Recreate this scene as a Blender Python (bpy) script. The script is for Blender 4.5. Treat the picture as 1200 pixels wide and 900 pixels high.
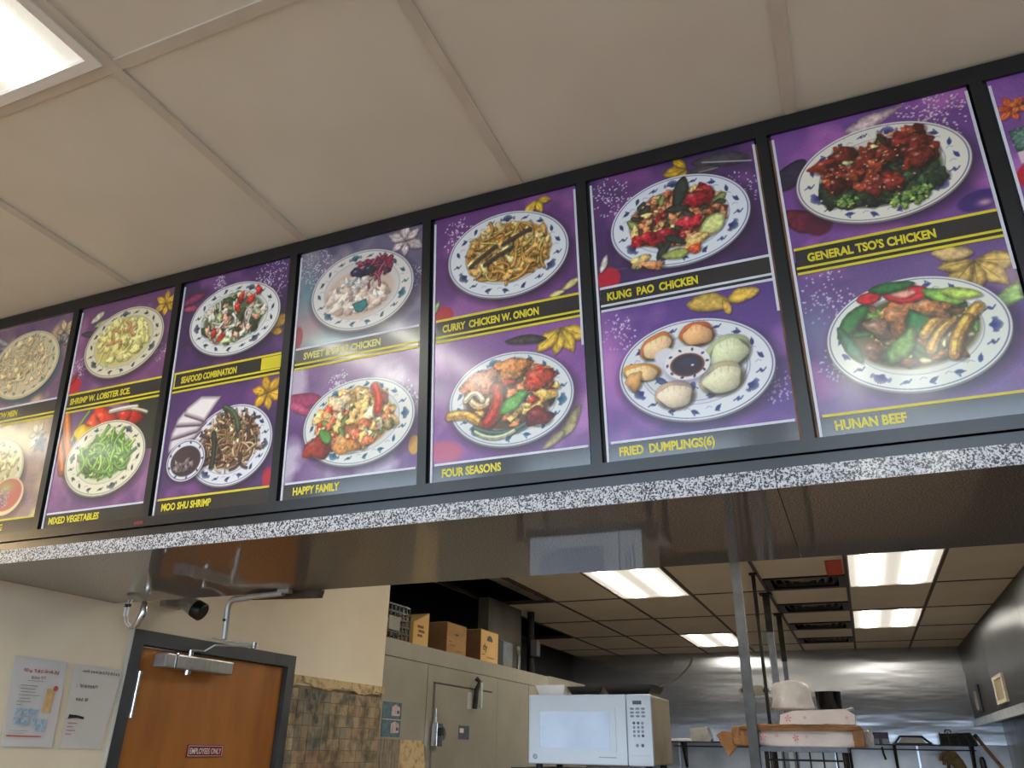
import bpy, math, random
import numpy as np
from mathutils import Vector, Matrix
PI = math.pi
for o in list(bpy.data.objects): bpy.data.objects.remove(o, do_unlink=True)
SC = bpy.context.scene
COL = SC.collection

# ------------------------------------------------------------------ camera
cam = bpy.data.cameras.new('camera'); cam.sensor_width = 36.0; cam.lens = 27.17
camo = bpy.data.objects.new('camera', cam); COL.objects.link(camo); SC.camera = camo
def cam_basis(yaw, pitch, roll):
    f = Vector((math.sin(yaw)*math.cos(pitch), math.cos(yaw)*math.cos(pitch), math.sin(pitch)))
    r0 = Vector((math.cos(yaw), -math.sin(yaw), 0)); u0 = r0.cross(f)
    r = math.cos(roll)*r0 + math.sin(roll)*u0; u = -math.sin(roll)*r0 + math.cos(roll)*u0
    return Matrix(((r.x, u.x, -f.x), (r.y, u.y, -f.y), (r.z, u.z, -f.z)))
camo.matrix_world = Matrix.Translation((1.960, -1.404, 1.730)) @ cam_basis(-0.402, 0.441, 0.019).to_4x4()
cam.clip_start = 0.05; cam.clip_end = 200

# ------------------------------------------------------------------ world, daylight, exposure
W = bpy.data.worlds.new('sky'); SC.world = W; W.use_nodes = True
bg = W.node_tree.nodes['Background']; bg.inputs[0].default_value = (0.66, 0.82, 1.0, 1); bg.inputs[1].default_value = 3.8
SC.view_settings.view_transform = 'Standard'; SC.view_settings.look = 'None'
SC.view_settings.exposure = 0.72; SC.view_settings.gamma = 1.0
def portal(x, y, z, w, h):
    l = bpy.data.lights.new('daylight_portal', 'AREA'); l.shape = 'RECTANGLE'; l.size = w; l.size_y = h
    l.cycles.is_portal = True
    o = bpy.data.objects.new('daylight_portal', l); COL.objects.link(o); o.location = (x, y, z)
    o.rotation_euler = (PI/2, 0, PI); o.rotation_euler = (-PI/2, 0, PI)   # points towards +y, into the room
    o.rotation_euler = Vector((0, 1, 0)).to_track_quat('-Z', 'Y').to_euler()
WIN = [(-1.5, -0.1), (0.1, 1.6), (1.8, 3.9)]
WY = -3.2
for a, b in WIN: portal((a+b)/2, WY, 1.79, b-a, 2.18)
KITCHEN_TUBE = 20.0; KITCHEN_BASE = 0.40; FRONT_TUBE = 14.0; FRONT_BASE = 0.28

# ------------------------------------------------------------------ helpers
def lin(c):
    c = np.asarray(c, dtype=float)/255.0
    return np.where(c <= 0.04045, c/12.92, ((c+0.055)/1.055)**2.4)
def rgb(*c): return tuple(float(v) for v in lin(c)) + (1.0,)
class MB:
    def __init__(s): s.v = []; s.f = []; s.sm = []; s.M = None
    def add(s, vs, fs, smooth=False):
        n = len(s.v)
        for p in vs:
            p = Vector(p)
            if s.M is not None: p = s.M @ p
            s.v.append(p)
        for f in fs: s.f.append([i+n for i in f]); s.sm.append(smooth)
        return s
    def box(s, x0, x1, y0, y1, z0, z1, bev=0.0):
        if bev <= 0:
            vs = [(x, y, z) for z in (z0, z1) for y in (y0, y1) for x in (x0, x1)]
            return s.add(vs, [(0,2,3,1),(4,5,7,6),(0,1,5,4),(2,6,7,3),(0,4,6,2),(1,3,7,5)])
        bm = bmesh.new(); bmesh.ops.create_cube(bm, size=1.0)
        for v in bm.verts: v.co = Vector(((x0+x1)/2+v.co.x*(x1-x0), (y0+y1)/2+v.co.y*(y1-y0), (z0+z1)/2+v.co.z*(z1-z0)))
        bmesh.ops.bevel(bm, geom=bm.edges[:], offset=bev, segments=2, affect='EDGES', profile=0.6)
        bm.verts.index_update()
        vs = [v.co.copy() for v in bm.verts]; fs = [[v.index for v in f.verts] for f in bm.faces]; bm.free()
        return s.add(vs, fs)
    def tube(s, pts, r, n=10, caps=True, radii=None):
        pts = [Vector(p) for p in pts]; k = len(pts); vs = []
        prev = None
        for i, p in enumerate(pts):
            d = (pts[min(i+1, k-1)] - pts[max(i-1, 0)]).normalized()
            if prev is None:
                a = Vector((0, 0, 1)) if abs(d.z) < 0.9 else Vector((1, 0, 0))
                u = d.cross(a).normalized()
            else: u = (prev - d*prev.dot(d)).normalized()
            prev = u; w = d.cross(u); rr = radii[i] if radii else r
            for j in range(n):
                t = 2*PI*j/n; vs.append(p + (u*math.cos(t)+w*math.sin(t))*rr)
        fs = [(i*n+j, i*n+(j+1) % n, (i+1)*n+(j+1) % n, (i+1)*n+j) for i in range(k-1) for j in range(n)]
        s.add(vs, fs, True)
        if caps: s.add(vs[:n], [list(range(n))[::-1]]); s.add(vs[-n:], [list(range(n))])
        return s
    def flat(s, pts, w, t, up=(0, 0, 1)):      # flat bar: width w across, thickness t
        pts = [Vector(p) for p in pts]; k = len(pts); vs = []; up = Vector(up)
        for i, p in enumerate(pts):
            d = (pts[min(i+1, k-1)] - pts[max(i-1, 0)]).normalized()
            u = d.cross(up).normalized(); nn = u.cross(d)
            for a, b in ((-1, -1), (1, -1), (1, 1), (-1, 1)): vs.append(p + u*a*w/2 + nn*b*t/2)
        fs = [(i*4+j, i*4+(j+1) % 4, (i+1)*4+(j+1) % 4, (i+1)*4+j) for i in range(k-1) for j in range(4)]
        return s.add(vs, fs + [(3, 2, 1, 0), tuple(4*(k-1)+j for j in range(4))])
    def prism(s, poly, d, fn):                # poly in 2-D, extruded by d; fn maps (a,b,c) to world
        n = len(poly)
        vs = [fn(a, b, 0) for a, b in poly] + [fn(a, b, d) for a, b in poly]
        return s.add(vs, [list(range(n))[::-1], [n+i for i in range(n)]] + [(i, (i+1) % n, n+(i+1) % n, n+i) for i in range(n)])
    def lathe(s, prof, c, n=24, sq=(1, 1)):    # prof: (r, z)
        vs = [(c[0]+r*math.cos(2*PI*j/n)*sq[0], c[1]+r*math.sin(2*PI*j/n)*sq[1], c[2]+z) for r, z in prof for j in range(n)]
        k = len(prof)
        s.add(vs, [(i*n+j, i*n+(j+1) % n, (i+1)*n+(j+1) % n, (i+1)*n+j) for i in range(k-1) for j in range(n)], True)
        return s
import bmesh
def mesh_of(name, mb, mat, org):
    me = bpy.data.meshes.new(name)
    me.from_pydata([tuple(v-org) for v in mb.v], [], mb.f)
    me.polygons.foreach_set('use_smooth', mb.sm)
    bm = bmesh.new(); bm.from_mesh(me); bmesh.ops.recalc_face_normals(bm, faces=bm.faces[:]); bm.to_mesh(me); bm.free()
    if mat: me.materials.append(mat)
    return me
def world_of(o):
    p = Vector((0, 0, 0))
    while o is not None: p += o.location; o = o.parent
    return p
def part(name, mb, mat, parent, label=None, kind=None):
    org = world_of(parent)
    me = mesh_of(name, mb, mat, org)
    o = bpy.data.objects.new(name, me); COL.objects.link(o); o.parent = parent
    if label: o['label'] = label
    if kind: o['kind'] = kind
    return o
def thing(name, label, cat, loc, group=None):
    o = bpy.data.objects.new(name, None); COL.objects.link(o); o.location = loc; o.empty_display_size = 0.05
    o['label'] = label; o['category'] = cat
    if group: o['group'] = group
    return o
def single(name, mb, mat, label=None, cat=None, group=None, kind=None):
    xs = [v.x for v in mb.v]; ys = [v.y for v in mb.v]; zs = [v.z for v in mb.v]
    org = Vector(((min(xs)+max(xs))/2, (min(ys)+max(ys))/2, min(zs)))
    o = bpy.data.objects.new(name, mesh_of(name, mb, mat, org)); COL.objects.link(o); o.location = org
    if label: o['label'] = label
    if cat: o['category'] = cat
    if group: o['group'] = group
    if kind: o['kind'] = kind
    return o
def struct(name, mb, mat):
    return single(name, mb, mat, kind='structure')
def clone(src, parent, shift):
    c = src.copy(); COL.objects.link(c); c.parent = parent; c.location = src.location + Vector(shift); return c

# ------------------------------------------------------------------ materials
def mat(name, base=(0.5, 0.5, 0.5, 1), rough=0.5, metal=0.0, spec=0.5, coat=0.0, coat_r=0.05, ior=1.5,
        mix=None, scale=8.0, detail=4.0, lo=0.35, hi=0.65, stretch=(1, 1, 1), bump=0.0, bscale=60.0, bstretch=None, coords='Object', emis=None, estr=0.0):
    m = bpy.data.materials.new(name); m.use_nodes = True; nt = m.node_tree; N = nt.nodes; L = nt.links
    b = N['Principled BSDF']
    b.inputs['Base Color'].default_value = base; b.inputs['Roughness'].default_value = rough
    b.inputs['Metallic'].default_value = metal; b.inputs['Specular IOR Level'].default_value = spec
    b.inputs['IOR'].default_value = ior
    b.inputs['Coat Weight'].default_value = coat; b.inputs['Coat Roughness'].default_value = coat_r
    if emis: b.inputs['Emission Color'].default_value = emis; b.inputs['Emission Strength'].default_value = estr
    tc = N.new('ShaderNodeTexCoord')
    mp = N.new('ShaderNodeMapping'); mp.inputs['Scale'].default_value = stretch; L.new(tc.outputs[coords], mp.inputs[0])
    no = N.new('ShaderNodeTexNoise'); no.inputs['Scale'].default_value = scale; no.inputs['Detail'].default_value = detail
    L.new(mp.outputs[0], no.inputs['Vector'])
    cr = N.new('ShaderNodeValToRGB'); cr.color_ramp.elements[0].position = lo; cr.color_ramp.elements[1].position = hi
    cr.color_ramp.elements[0].color = base
    cr.color_ramp.elements[1].color = mix if mix else tuple(min(1, v*1.12) for v in base[:3]) + (1,)
    L.new(no.outputs['Fac'], cr.inputs[0]); L.new(cr.outputs[0], b.inputs['Base Color'])
    if bump:
        n2 = N.new('ShaderNodeTexNoise'); n2.inputs['Scale'].default_value = bscale; n2.inputs['Detail'].default_value = 3
        mp2 = N.new('ShaderNodeMapping'); mp2.inputs['Scale'].default_value = bstretch or stretch
        L.new(tc.outputs[coords], mp2.inputs[0]); L.new(mp2.outputs[0], n2.inputs['Vector'])
        bp = N.new('ShaderNodeBump'); bp.inputs['Strength'].default_value = bump; bp.inputs['Distance'].default_value = 0.01
        L.new(n2.outputs['Fac'], bp.inputs['Height']); L.new(bp.outputs[0], b.inputs['Normal'])
    return m
def granite(name, coat, cior=1.6, cr_=0.06, cc=[(26, 26, 34), (96, 96, 104), (146, 146, 152), (196, 196, 200)]):
    m = bpy.data.materials.new(name); m.use_nodes = True; nt = m.node_tree; N = nt.nodes; L = nt.links; b = N['Principled BSDF']
    tc = N.new('ShaderNodeTexCoord')
    n1 = N.new('ShaderNodeTexNoise'); n1.inputs['Scale'].default_value = 300; n1.inputs['Detail'].default_value = 2.5; n1.inputs['Roughness'].default_value = 0.6
    L.new(tc.outputs['Object'], n1.inputs['Vector'])
    cr = N.new('ShaderNodeValToRGB'); e = cr.color_ramp.elements
    e[0].position = 0.42; e[0].color = rgb(*cc[0]); e[1].position = 0.46; e[1].color = rgb(*cc[1])
    q = e.new(0.50); q.color = rgb(*cc[2]); q = e.new(0.54); q.color = rgb(*cc[3])
    L.new(n1.outputs['Fac'], cr.inputs[0])
    L.new(cr.outputs[0], b.inputs['Base Color'])
    b.inputs['Roughness'].default_value = 0.34; b.inputs['IOR'].default_value = 1.5
    b.inputs['Coat Weight'].default_value = coat; b.inputs['Coat Roughness'].default_value = cr_; b.inputs['Coat IOR'].default_value = cior
    return m
M = {}
M['tile'] = mat('ceiling_tile', rgb(214, 206, 192), 0.9, spec=0.15, mix=rgb(220, 213, 200), scale=3, bump=0.04, bscale=180)
M['kitchen_tile'] = mat('kitchen_ceiling_tile', rgb(226, 220, 200), 0.85, spec=0.2, mix=rgb(232, 226, 208), scale=2.5, bump=0.1, bscale=150)
M['tbar'] = mat('painted_grid', rgb(196, 186, 172), 0.6, spec=0.3)
M['tbar_dark'] = mat('grimy_grid', rgb(84, 77, 68), 0.6, spec=0.3)
M['plenum'] = mat('black_plenum', rgb(14, 14, 16), 0.95, spec=0.05)
M['beige'] = mat('beige_wall_paint', rgb(224, 209, 184), 0.75, spec=0.25, mix=rgb(234, 222, 199), scale=2.2, detail=6, bump=0.25, bscale=7)
M['panelbeige'] = mat('smooth_wall_panel', rgb(204, 184, 158), 0.55, spec=0.35, mix=rgb(214, 196, 171), scale=1.5, detail=7, bump=0.05, bscale=4)
M['plaster'] = mat('torn_plaster', rgb(206, 182, 138), 0.9, spec=0.1, mix=rgb(140, 112, 78), scale=26, detail=8, lo=0.5, hi=0.72, bump=0.7, bscale=60)
M['grout'] = mat('grout', rgb(134, 116, 90), 0.9, spec=0.1, mix=rgb(86, 76, 62), scale=14)
M['dark_wall'] = mat('dark_metal_wall', rgb(34, 37, 46), 0.4, metal=0.6, mix=rgb(24, 26, 32), scale=3)  # dark blue-grey metal of the kitchen walls
M['floor'] = mat('quarry_tile', rgb(150, 128, 108), 0.5, mix=rgb(132, 110, 92), scale=5)
M['granite'] = granite('speckled_laminate', 0.25, 1.5, 0.1)
M['soffit'] = granite('shaded_laminate', 0.8, 1.9, 0.035, [(8, 8, 8), (34, 32, 30), (74, 70, 64), (122, 117, 108)])  # same laminate darkened; the underside's shade is put into the colour
M['black_frame'] = mat('black_painted_frame', rgb(20, 22, 25), 0.3, spec=0.5, mix=rgb(26, 28, 31), scale=14, stretch=(1, 1, 1))
M['strip'] = mat('white_edge', rgb(205, 206, 214), 0.4)
M['woodstrip'] = mat('brown_edge', rgb(140, 92, 50), 0.6, mix=rgb(96, 62, 34), scale=30)
M['caption'] = mat('caption_black', rgb(34, 36, 40), 0.22, spec=0.5, coat=1.0, coat_r=0.12, mix=rgb(46, 48, 50), scale=18)
M['caption_faded'] = mat('caption_faded', rgb(104, 104, 96), 0.22, spec=0.5, coat=0.4, mix=rgb(84, 86, 82), scale=8)
M['yellow'] = mat('caption_yellow', rgb(222, 206, 40), 0.3, spec=0.5, mix=rgb(204, 190, 44), scale=12)
M['yellow_pale'] = mat('caption_pale', rgb(214, 208, 120), 0.3, mix=rgb(206, 198, 110), scale=12)
M['whiteline'] = mat('caption_white', rgb(214, 216, 226), 0.3, mix=rgb(200, 203, 214), scale=12)
M['doorwood'] = mat('brown_veneer', rgb(146, 88, 30), 0.42, spec=0.45, mix=rgb(184, 118, 50), scale=3.0, detail=8, lo=0.3, hi=0.72, stretch=(2.2, 2.6, 0.7), bump=0.03, bscale=30)
M['doorframe'] = mat('dark_grey_enamel', rgb(70, 72, 74), 0.35, spec=0.5, mix=rgb(58, 60, 62), scale=8, bump=0.05, bscale=12)
M['alu'] = mat('brushed_aluminium', rgb(176, 174, 168), 0.32, metal=0.35, mix=rgb(158, 156, 150), scale=30, stretch=(1, 6, 1))
M['chrome'] = mat('bright_metal', rgb(208, 208, 210), 0.18, metal=1.0)
M['galv'] = mat('galvanised_steel', rgb(118, 124, 132), 0.45, metal=0.4, mix=rgb(98, 104, 110), scale=22, detail=6)
M['dark_steel'] = mat('dark_steel', rgb(58, 52, 46), 0.5, metal=0.6, mix=rgb(36, 33, 30), scale=20)
M['cooler'] = mat('cooler_panel', rgb(158, 153, 138), 0.45, metal=0.25, spec=0.5, mix=rgb(144, 138, 122), scale=2.5, detail=8, bump=0.08, bscale=5)
M['rubber'] = mat('black_rubber', rgb(22, 22, 22), 0.6, mix=rgb(30, 30, 30))
M['black'] = mat('black_plastic', rgb(18, 18, 20), 0.35, mix=rgb(26, 26, 28))
M['white_plastic'] = mat('white_enamel', rgb(214, 221, 228), 0.3, spec=0.5, coat=0.2, mix=rgb(220, 227, 233), scale=4)
M['cream_side'] = mat('yellowed_metal', rgb(206, 190, 160), 0.5, mix=rgb(176, 154, 122), scale=6, detail=8, lo=0.45, hi=0.75)
M['mw_glass'] = mat('oven_window_reflection', rgb(164, 180, 204), 0.09, spec=0.5, coat=0.3, coat_r=0.05, mix=rgb(186, 200, 220), scale=9, ior=1.5)  # pale blue of reflected daylight is put into the base colour
M['lcd'] = mat('display', rgb(30, 38, 56), 0.3, mix=rgb(36, 44, 62))
M['btn'] = mat('keypad_grey', rgb(142, 152, 168), 0.5)
M['btn_dark'] = mat('keypad_dark', rgb(86, 98, 116), 0.5)
M['paper'] = mat('white_paper', rgb(206, 202, 196), 0.85, spec=0.2, mix=rgb(214, 211, 206), scale=6, bump=0.1, bscale=9)
M['plastic_sleeve'] = mat('paper_in_sleeve', rgb(206, 204, 206), 0.3, spec=0.5, coat=0.5, mix=rgb(216, 214, 214), scale=6, bump=0.3, bscale=9)
M['ink'] = mat('grey_ink', rgb(92, 88, 86), 0.8)
M['ink_black'] = mat('black_ink', rgb(22, 20, 20), 0.6)
M['ink_red'] = mat('red_ink', rgb(186, 92, 72), 0.8)
M['ink_brown'] = mat('brown_ink', rgb(168, 128, 112), 0.8)
M['ink_blue'] = mat('blue_block', rgb(176, 196, 210), 0.7, mix=rgb(140, 168, 190), scale=90, lo=0.45, hi=0.55)
M['ink_tan'] = mat('tan_block', rgb(216, 186, 130), 0.7, mix=rgb(198, 160, 100), scale=60)
M['redsign'] = mat('maroon_plaque', rgb(132, 26, 36), 0.35, mix=rgb(120, 22, 32))
M['white'] = mat('white_paint', rgb(225, 220, 216), 0.6)
M['card'] = mat('cardboard', rgb(186, 146, 98), 0.85, spec=0.15, mix=rgb(168, 130, 86), scale=5, stretch=(1, 1, 4))
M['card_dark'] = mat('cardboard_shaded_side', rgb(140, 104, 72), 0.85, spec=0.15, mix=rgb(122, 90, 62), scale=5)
M['card_yellow'] = mat('yellow_carton', rgb(222, 182, 116), 0.7, spec=0.2, mix=rgb(212, 170, 104), scale=5)
M['kraft'] = mat('kraft_paper', rgb(178, 130, 84), 0.7, mix=rgb(150, 106, 66), scale=9, detail=6, bump=0.6, bscale=14)
M['pink'] = mat('pink_print', rgb(226, 134, 150), 0.8)
M['whitewrap'] = mat('white_wrap', rgb(232, 222, 218), 0.6, mix=rgb(224, 212, 208), scale=7, bump=0.4, bscale=14)
M['bag'] = mat('white_plastic_bag', rgb(230, 224, 218), 0.35, spec=0.5, mix=rgb(214, 208, 204), scale=9, bump=0.8, bscale=22)
M['ss_pot'] = mat('black_pot', rgb(20, 20, 22), 0.22, metal=0.5, mix=rgb(52, 52, 54), scale=9, stretch=(8, 8, 0.4), lo=0.5, hi=0.7)
M['foam'] = mat('white_foam', rgb(225, 226, 226), 0.6)
M['olive'] = mat('olive_cloth', rgb(98, 82, 44), 0.8, mix=rgb(70, 56, 32), scale=24, bump=0.5, bscale=40)
M['stick'] = mat('wood_stick', rgb(150, 106, 66), 0.7, mix=rgb(96, 66, 42), scale=14)
M['blue_sticker'] = mat('blue_sticker', rgb(58, 88, 106), 0.5, mix=rgb(88, 118, 128), scale=30)
M['skin_sticker'] = mat('pink_sticker', rgb(176, 146, 142), 0.6, mix=rgb(200, 190, 188), scale=50)
M['navy'] = mat('navy_sticker', rgb(52, 58, 76), 0.5, mix=rgb(80, 84, 96), scale=60)
M['orange'] = mat('orange_label', rgb(226, 92, 52), 0.6, mix=rgb(196, 64, 40), scale=70, lo=0.45, hi=0.55)
M['corrug'] = mat('corrugated_strip', rgb(150, 138, 122), 0.6, mix=rgb(130, 116, 100), scale=20)
M['corner'] = mat('white_metal_edge', rgb(190, 190, 184), 0.4, metal=0.3)
M['ground'] = mat('asphalt', rgb(120, 120, 120), 0.9)
M['vent'] = mat('vent_metal', rgb(150, 142, 128), 0.4, metal=0.1, mix=rgb(112, 104, 94), scale=12)
M['purple'] = mat('purple_carton', rgb(58, 38, 84), 0.6)
ANR = 0.0
def steel(name, c, rough, bumpk, st):
    m = mat(name, c, rough, metal=0.82, mix=tuple(v*0.82 for v in c[:3])+(1,), scale=1.6, detail=9, stretch=(1, 1, 1), bump=bumpk, bscale=1.0, bstretch=st)
    nt = m.node_tree; nt.nodes['Bump'].inputs['Distance'].default_value = 0.05; b = nt.nodes['Principled BSDF']
    b.inputs['Anisotropic'].default_value = 0.97; b.inputs['Anisotropic Rotation'].default_value = ANR
    tg = nt.nodes.new('ShaderNodeTangent'); tg.direction_type = 'RADIAL'; tg.axis = 'Z'; nt.links.new(tg.outputs[0], b.inputs['Tangent'])
    return m
M['steel'] = steel('stainless_sheet', rgb(186, 189, 196), 0.2, 0.10, (0.6, 0.6, 3.6))
M['steel_low'] = mat('stainless_sheet_scrubbed', rgb(196, 202, 210), 0.42, metal=0.7, mix=rgb(156, 164, 174), scale=3, detail=9, lo=0.3, hi=0.7)
M['steel_hood'] = steel('stainless_hood', rgb(120, 122, 126), 0.34, 0.12, (0.7, 0.7, 2.6))
def lamp_mat(name, base, tube, tint, cells, sig=0.045):
    m = bpy.data.materials.new(name); m.use_nodes = True; nt = m.node_tree; N = nt.nodes; L = nt.links; b = N['Principled BSDF']
    b.inputs['Base Color'].default_value = (0.8, 0.8, 0.78, 1); b.inputs['Roughness'].default_value = 0.3
    tc = N.new('ShaderNodeTexCoord'); sp = N.new('ShaderNodeSeparateXYZ'); L.new(tc.outputs['Object'], sp.inputs[0])
    def mth(op, a, bb=None):
        n = N.new('ShaderNodeMath'); n.operation = op
        for i, v in enumerate((a, bb)):
            if v is None: continue
            if isinstance(v, (int, float)): n.inputs[i].default_value = v
            else: L.new(v, n.inputs[i])
        return n.outputs[0]
    ax = mth('ABSOLUTE', sp.outputs[0]); d = mth('DIVIDE', mth('SUBTRACT', ax, 0.145), sig)
    g = mth('POWER', 2.718, mth('MULTIPLY', mth('MULTIPLY', d, d), -1.0))
    ay = mth('DIVIDE', mth('ABSOLUTE', sp.outputs[1]), 0.60); e = mth('SUBTRACT', 1.0, mth('POWER', ay, 10.0))
    g = mth('MULTIPLY', g, mth('MAXIMUM', e, 0.1))
    s = mth('ADD', mth('MULTIPLY', g, tube), base)
    if cells:
        fx = mth('SINE', mth('MULTIPLY', sp.outputs[0], 2*PI/0.012)); fy = mth('SINE', mth('MULTIPLY', sp.outputs[1], 2*PI/0.012))
        s = mth('MULTIPLY', s, mth('ADD', mth('MULTIPLY', mth('MULTIPLY', fx, fy), 0.14), 1.0))
    b.inputs['Emission Color'].default_value = tint; L.new(s, b.inputs['Emission Strength'])
    return m
M['lamp_kitchen'] = lamp_mat('kitchen_lamp_diffuser', KITCHEN_BASE, KITCHEN_TUBE, (1.0, 0.93, 0.79, 1), False)
M['lamp_front'] = lamp_mat('front_lamp_diffuser', FRONT_BASE, FRONT_TUBE, (1.0, 0.97, 0.84, 1), True, 0.042)

# ================================================================== SETTING
ZC = 2.93; ZS = 2.139
XL = [0.18+0.61*k for k in range(-6, 8)]        # grid lines running away from the camera
RYF = [-0.065, -0.69, -1.91, -3.13, -3.2]
RYK = [0.50, 1.75, 2.94, 4.13, 5.32, 6.51, 7.70, 8.89, 9.6]
fl = MB().box(-4, 4.3, -3.2, 9.7, -0.1, 0.0); struct('floor', fl, M['floor'])
single('pavement', MB().box(-20, 20, -25, -3.32, -0.15, -0.05), M['ground'], kind='structure')
# walls
wl = MB().box(-0.40, -0.244, -0.02, 0.495, 0, ZS); wl.box(-0.40, -0.244, 0.495, 0.587, 0, 2.9)
wl.box(-0.40, -0.244, 0.587, 1.461, 2.072, 2.9); wl.box(-0.40, -0.244, 1.461, 2.185, 0, 2.9)
wall_left = struct('wall_left', wl, M['beige'])
struct('wall_front', MB().box(-4, -0.40, -0.02, 0.09, 0, ZS).box(3.43, 4.3, -0.02, 0.09, 0, ZS), M['beige'])
struct('wall_dining_left', MB().box(-4.1, -4, -3.2, 0.5, 0, 3.4), M['beige'])
struct('wall_dining_right', MB().box(4.3, 4.4, -3.2, 0.5, 0, 3.4), M['beige'])
ww = MB(); xs = [-4.0] + [v for p in WIN for v in p] + [4.3]
for i in range(0, len(xs), 2): ww.box(xs[i], xs[i+1], -3.3, -3.2, 0, 2.93)
for a, b in WIN: ww.box(a, b, -3.3, -3.2, 0, 0.7); ww.box(a, b, -3.3, -3.2, 2.89, 2.93)
struct('wall_street', ww, M['beige'])
struct('wall_kitchen_left', MB().box(-1.8, -1.7, 2.3, 9.6, 0, 3.4), M['dark_wall'])
wb = struct('wall_back', MB().box(-1.8, 3.5, 9.62, 9.72, 0, 3.4), M['dark_wall'])
sheets = [-1.70, -0.27, 0.68, 1.60, 2.50, 3.43]
for i in range(5):
    off = 0.004*(i % 2)
    part('steel_sheet', MB().box(sheets[i], sheets[i+1]-0.004, 9.600-off, 9.62, 1.86, 2.95), M['steel'], wb)
    part('steel_sheet', MB().box(sheets[i]+0.002, sheets[i+1]-0.006, 9.598-off, 9.62, 0.9, 1.856), M['steel_low'], wb, 'scrubbed duller steel sheet below the shelf')
for x in sheets[1:5]: part('seam_strip', MB().box(x-0.012, x+0.008, 9.588, 9.60, 0.9, 2.93), M['steel'], wb)
wr = struct('wall_right', MB().box(3.43, 3.55, 0.09, 9.6, 0, 3.4), M['dark_wall'])
for i in range(5): part('steel_sheet', MB().box(3.42, 3.43, 0.1+1.9*i, 1.99+1.9*i, 0.9, 2.12), M['steel_low'], wr)
# bulkhead carrying the menu board
struct('wall_bulkhead', MB().box(-4, 4.3, 0.035, 0.485, ZS+0.035, 3.4), M['black_frame'])
# ceiling: deck above, tiles and bars as pieces
ce = struct('ceiling', MB().box(-4, 4.3, -3.2, 9.7, 3.40, 3.50), M['plenum'])
tile_mesh = {}
def tile(x0, x1, y0, y1, m, parent=ce):
    key = (round(x1-x0, 3), round(y1-y0, 3), m.name)
    c = Vector(((x0+x1)/2, (y0+y1)/2, ZC))
    if key not in tile_mesh:
        mb = MB().box(x0+0.003, x1-0.003, y0+0.003, y1-0.003, ZC+0.004, ZC+0.018); tile_mesh[key] = mesh_of('ceiling_tile', mb, m, c)
    o = bpy.data.objects.new('ceiling_tile', tile_mesh[key]); COL.objects.link(o); o.parent = parent; o.location = c - world_of(parent)
lights = []           # (x0, y0, y1, kind)
LF = [(0.18, -1.91, -0.69), (2.01, -3.13, -1.91), (-2.26, -1.91, -0.69)]
LK = [(0.18, 4.13, 5.32), (0.18, 7.70, 8.89), (2.01, 4.13, 5.32), (2.01, 6.51, 7.70), (0.79, 1.75, 2.94)]
def occupied(x, y0, L): return any(abs(x-a) < 0.01 and abs(y0-b) < 0.01 for a, b, c in L)
for i in range(len(XL)-1):
    x0, x1 = XL[i], XL[i+1]
    a, b = max(x0, -4.0), min(x1, 4.3)
    if b-a < 0.1: continue
    for j in range(len(RYF)-1):
        y1, y0 = RYF[j], RYF[j+1]
        if not occupied(x0, y0, LF): tile(a, b, y0, y1, M['tile'])
    a, b = max(x0, -1.65), min(x1, 3.15)
    if b-a < 0.05: continue
    for j in range(len(RYK)-1):
        y0, y1 = RYK[j], RYK[j+1]
        if occupied(x0, y0, LK): continue
        if x0 < -0.44 and y1 < 5.33: continue
        if x0 < -1.05 and y1 < 7.71: continue
        if abs(x0-1.40) < 0.01 and y0 > 4.0 and y1 < 8.9: y1 -= 0.50
        tile(a, b, y0, y1, M['kitchen_tile'])
tb = 0.012
for x in XL:
    if -4 < x < 4.3: part('grid_bar', MB().box(x-tb, x+tb, -3.2, -0.07, ZC-0.002, ZC+0.03), M['tbar'], ce)
    if -1.70 < x < 3.1: part('grid_bar', MB().box(x-tb, x+tb, 0.5 if x > -0.44 else (4.13 if x > -1.05 else 6.51), 9.6, ZC-0.002, ZC+0.03), M['tbar_dark'], ce)
for y in RYF[1:-1]: part('grid_bar', MB().box(-4, 4.3, y-tb, y+tb, ZC-0.0015, ZC+0.03), M['tbar'], ce)
for y in RYK[1:-1]: part('grid_bar', MB().box(-0.43 if y < 5.2 else (-1.04 if y < 7.6 else -1.65), 3.15, y-tb*0.8, y+tb*0.8, ZC-0.0015, ZC+0.03), M['tbar_dark'], ce)
part('hanging_beam', MB().box(-0.62, -0.52, 2.3, 5.3, ZC+0.02, ZC+0.10), M['vent'], ce)

# soffit under the bulkhead
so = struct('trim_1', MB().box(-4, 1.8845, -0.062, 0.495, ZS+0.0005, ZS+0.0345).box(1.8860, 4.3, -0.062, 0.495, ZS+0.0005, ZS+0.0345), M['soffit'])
struct('trim_2', MB().box(-4, 1.8845, -0.065, -0.0622, ZS, ZS+0.035).box(1.8860, 4.3, -0.065, -0.0622, ZS, ZS+0.035), M['granite'])

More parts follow.
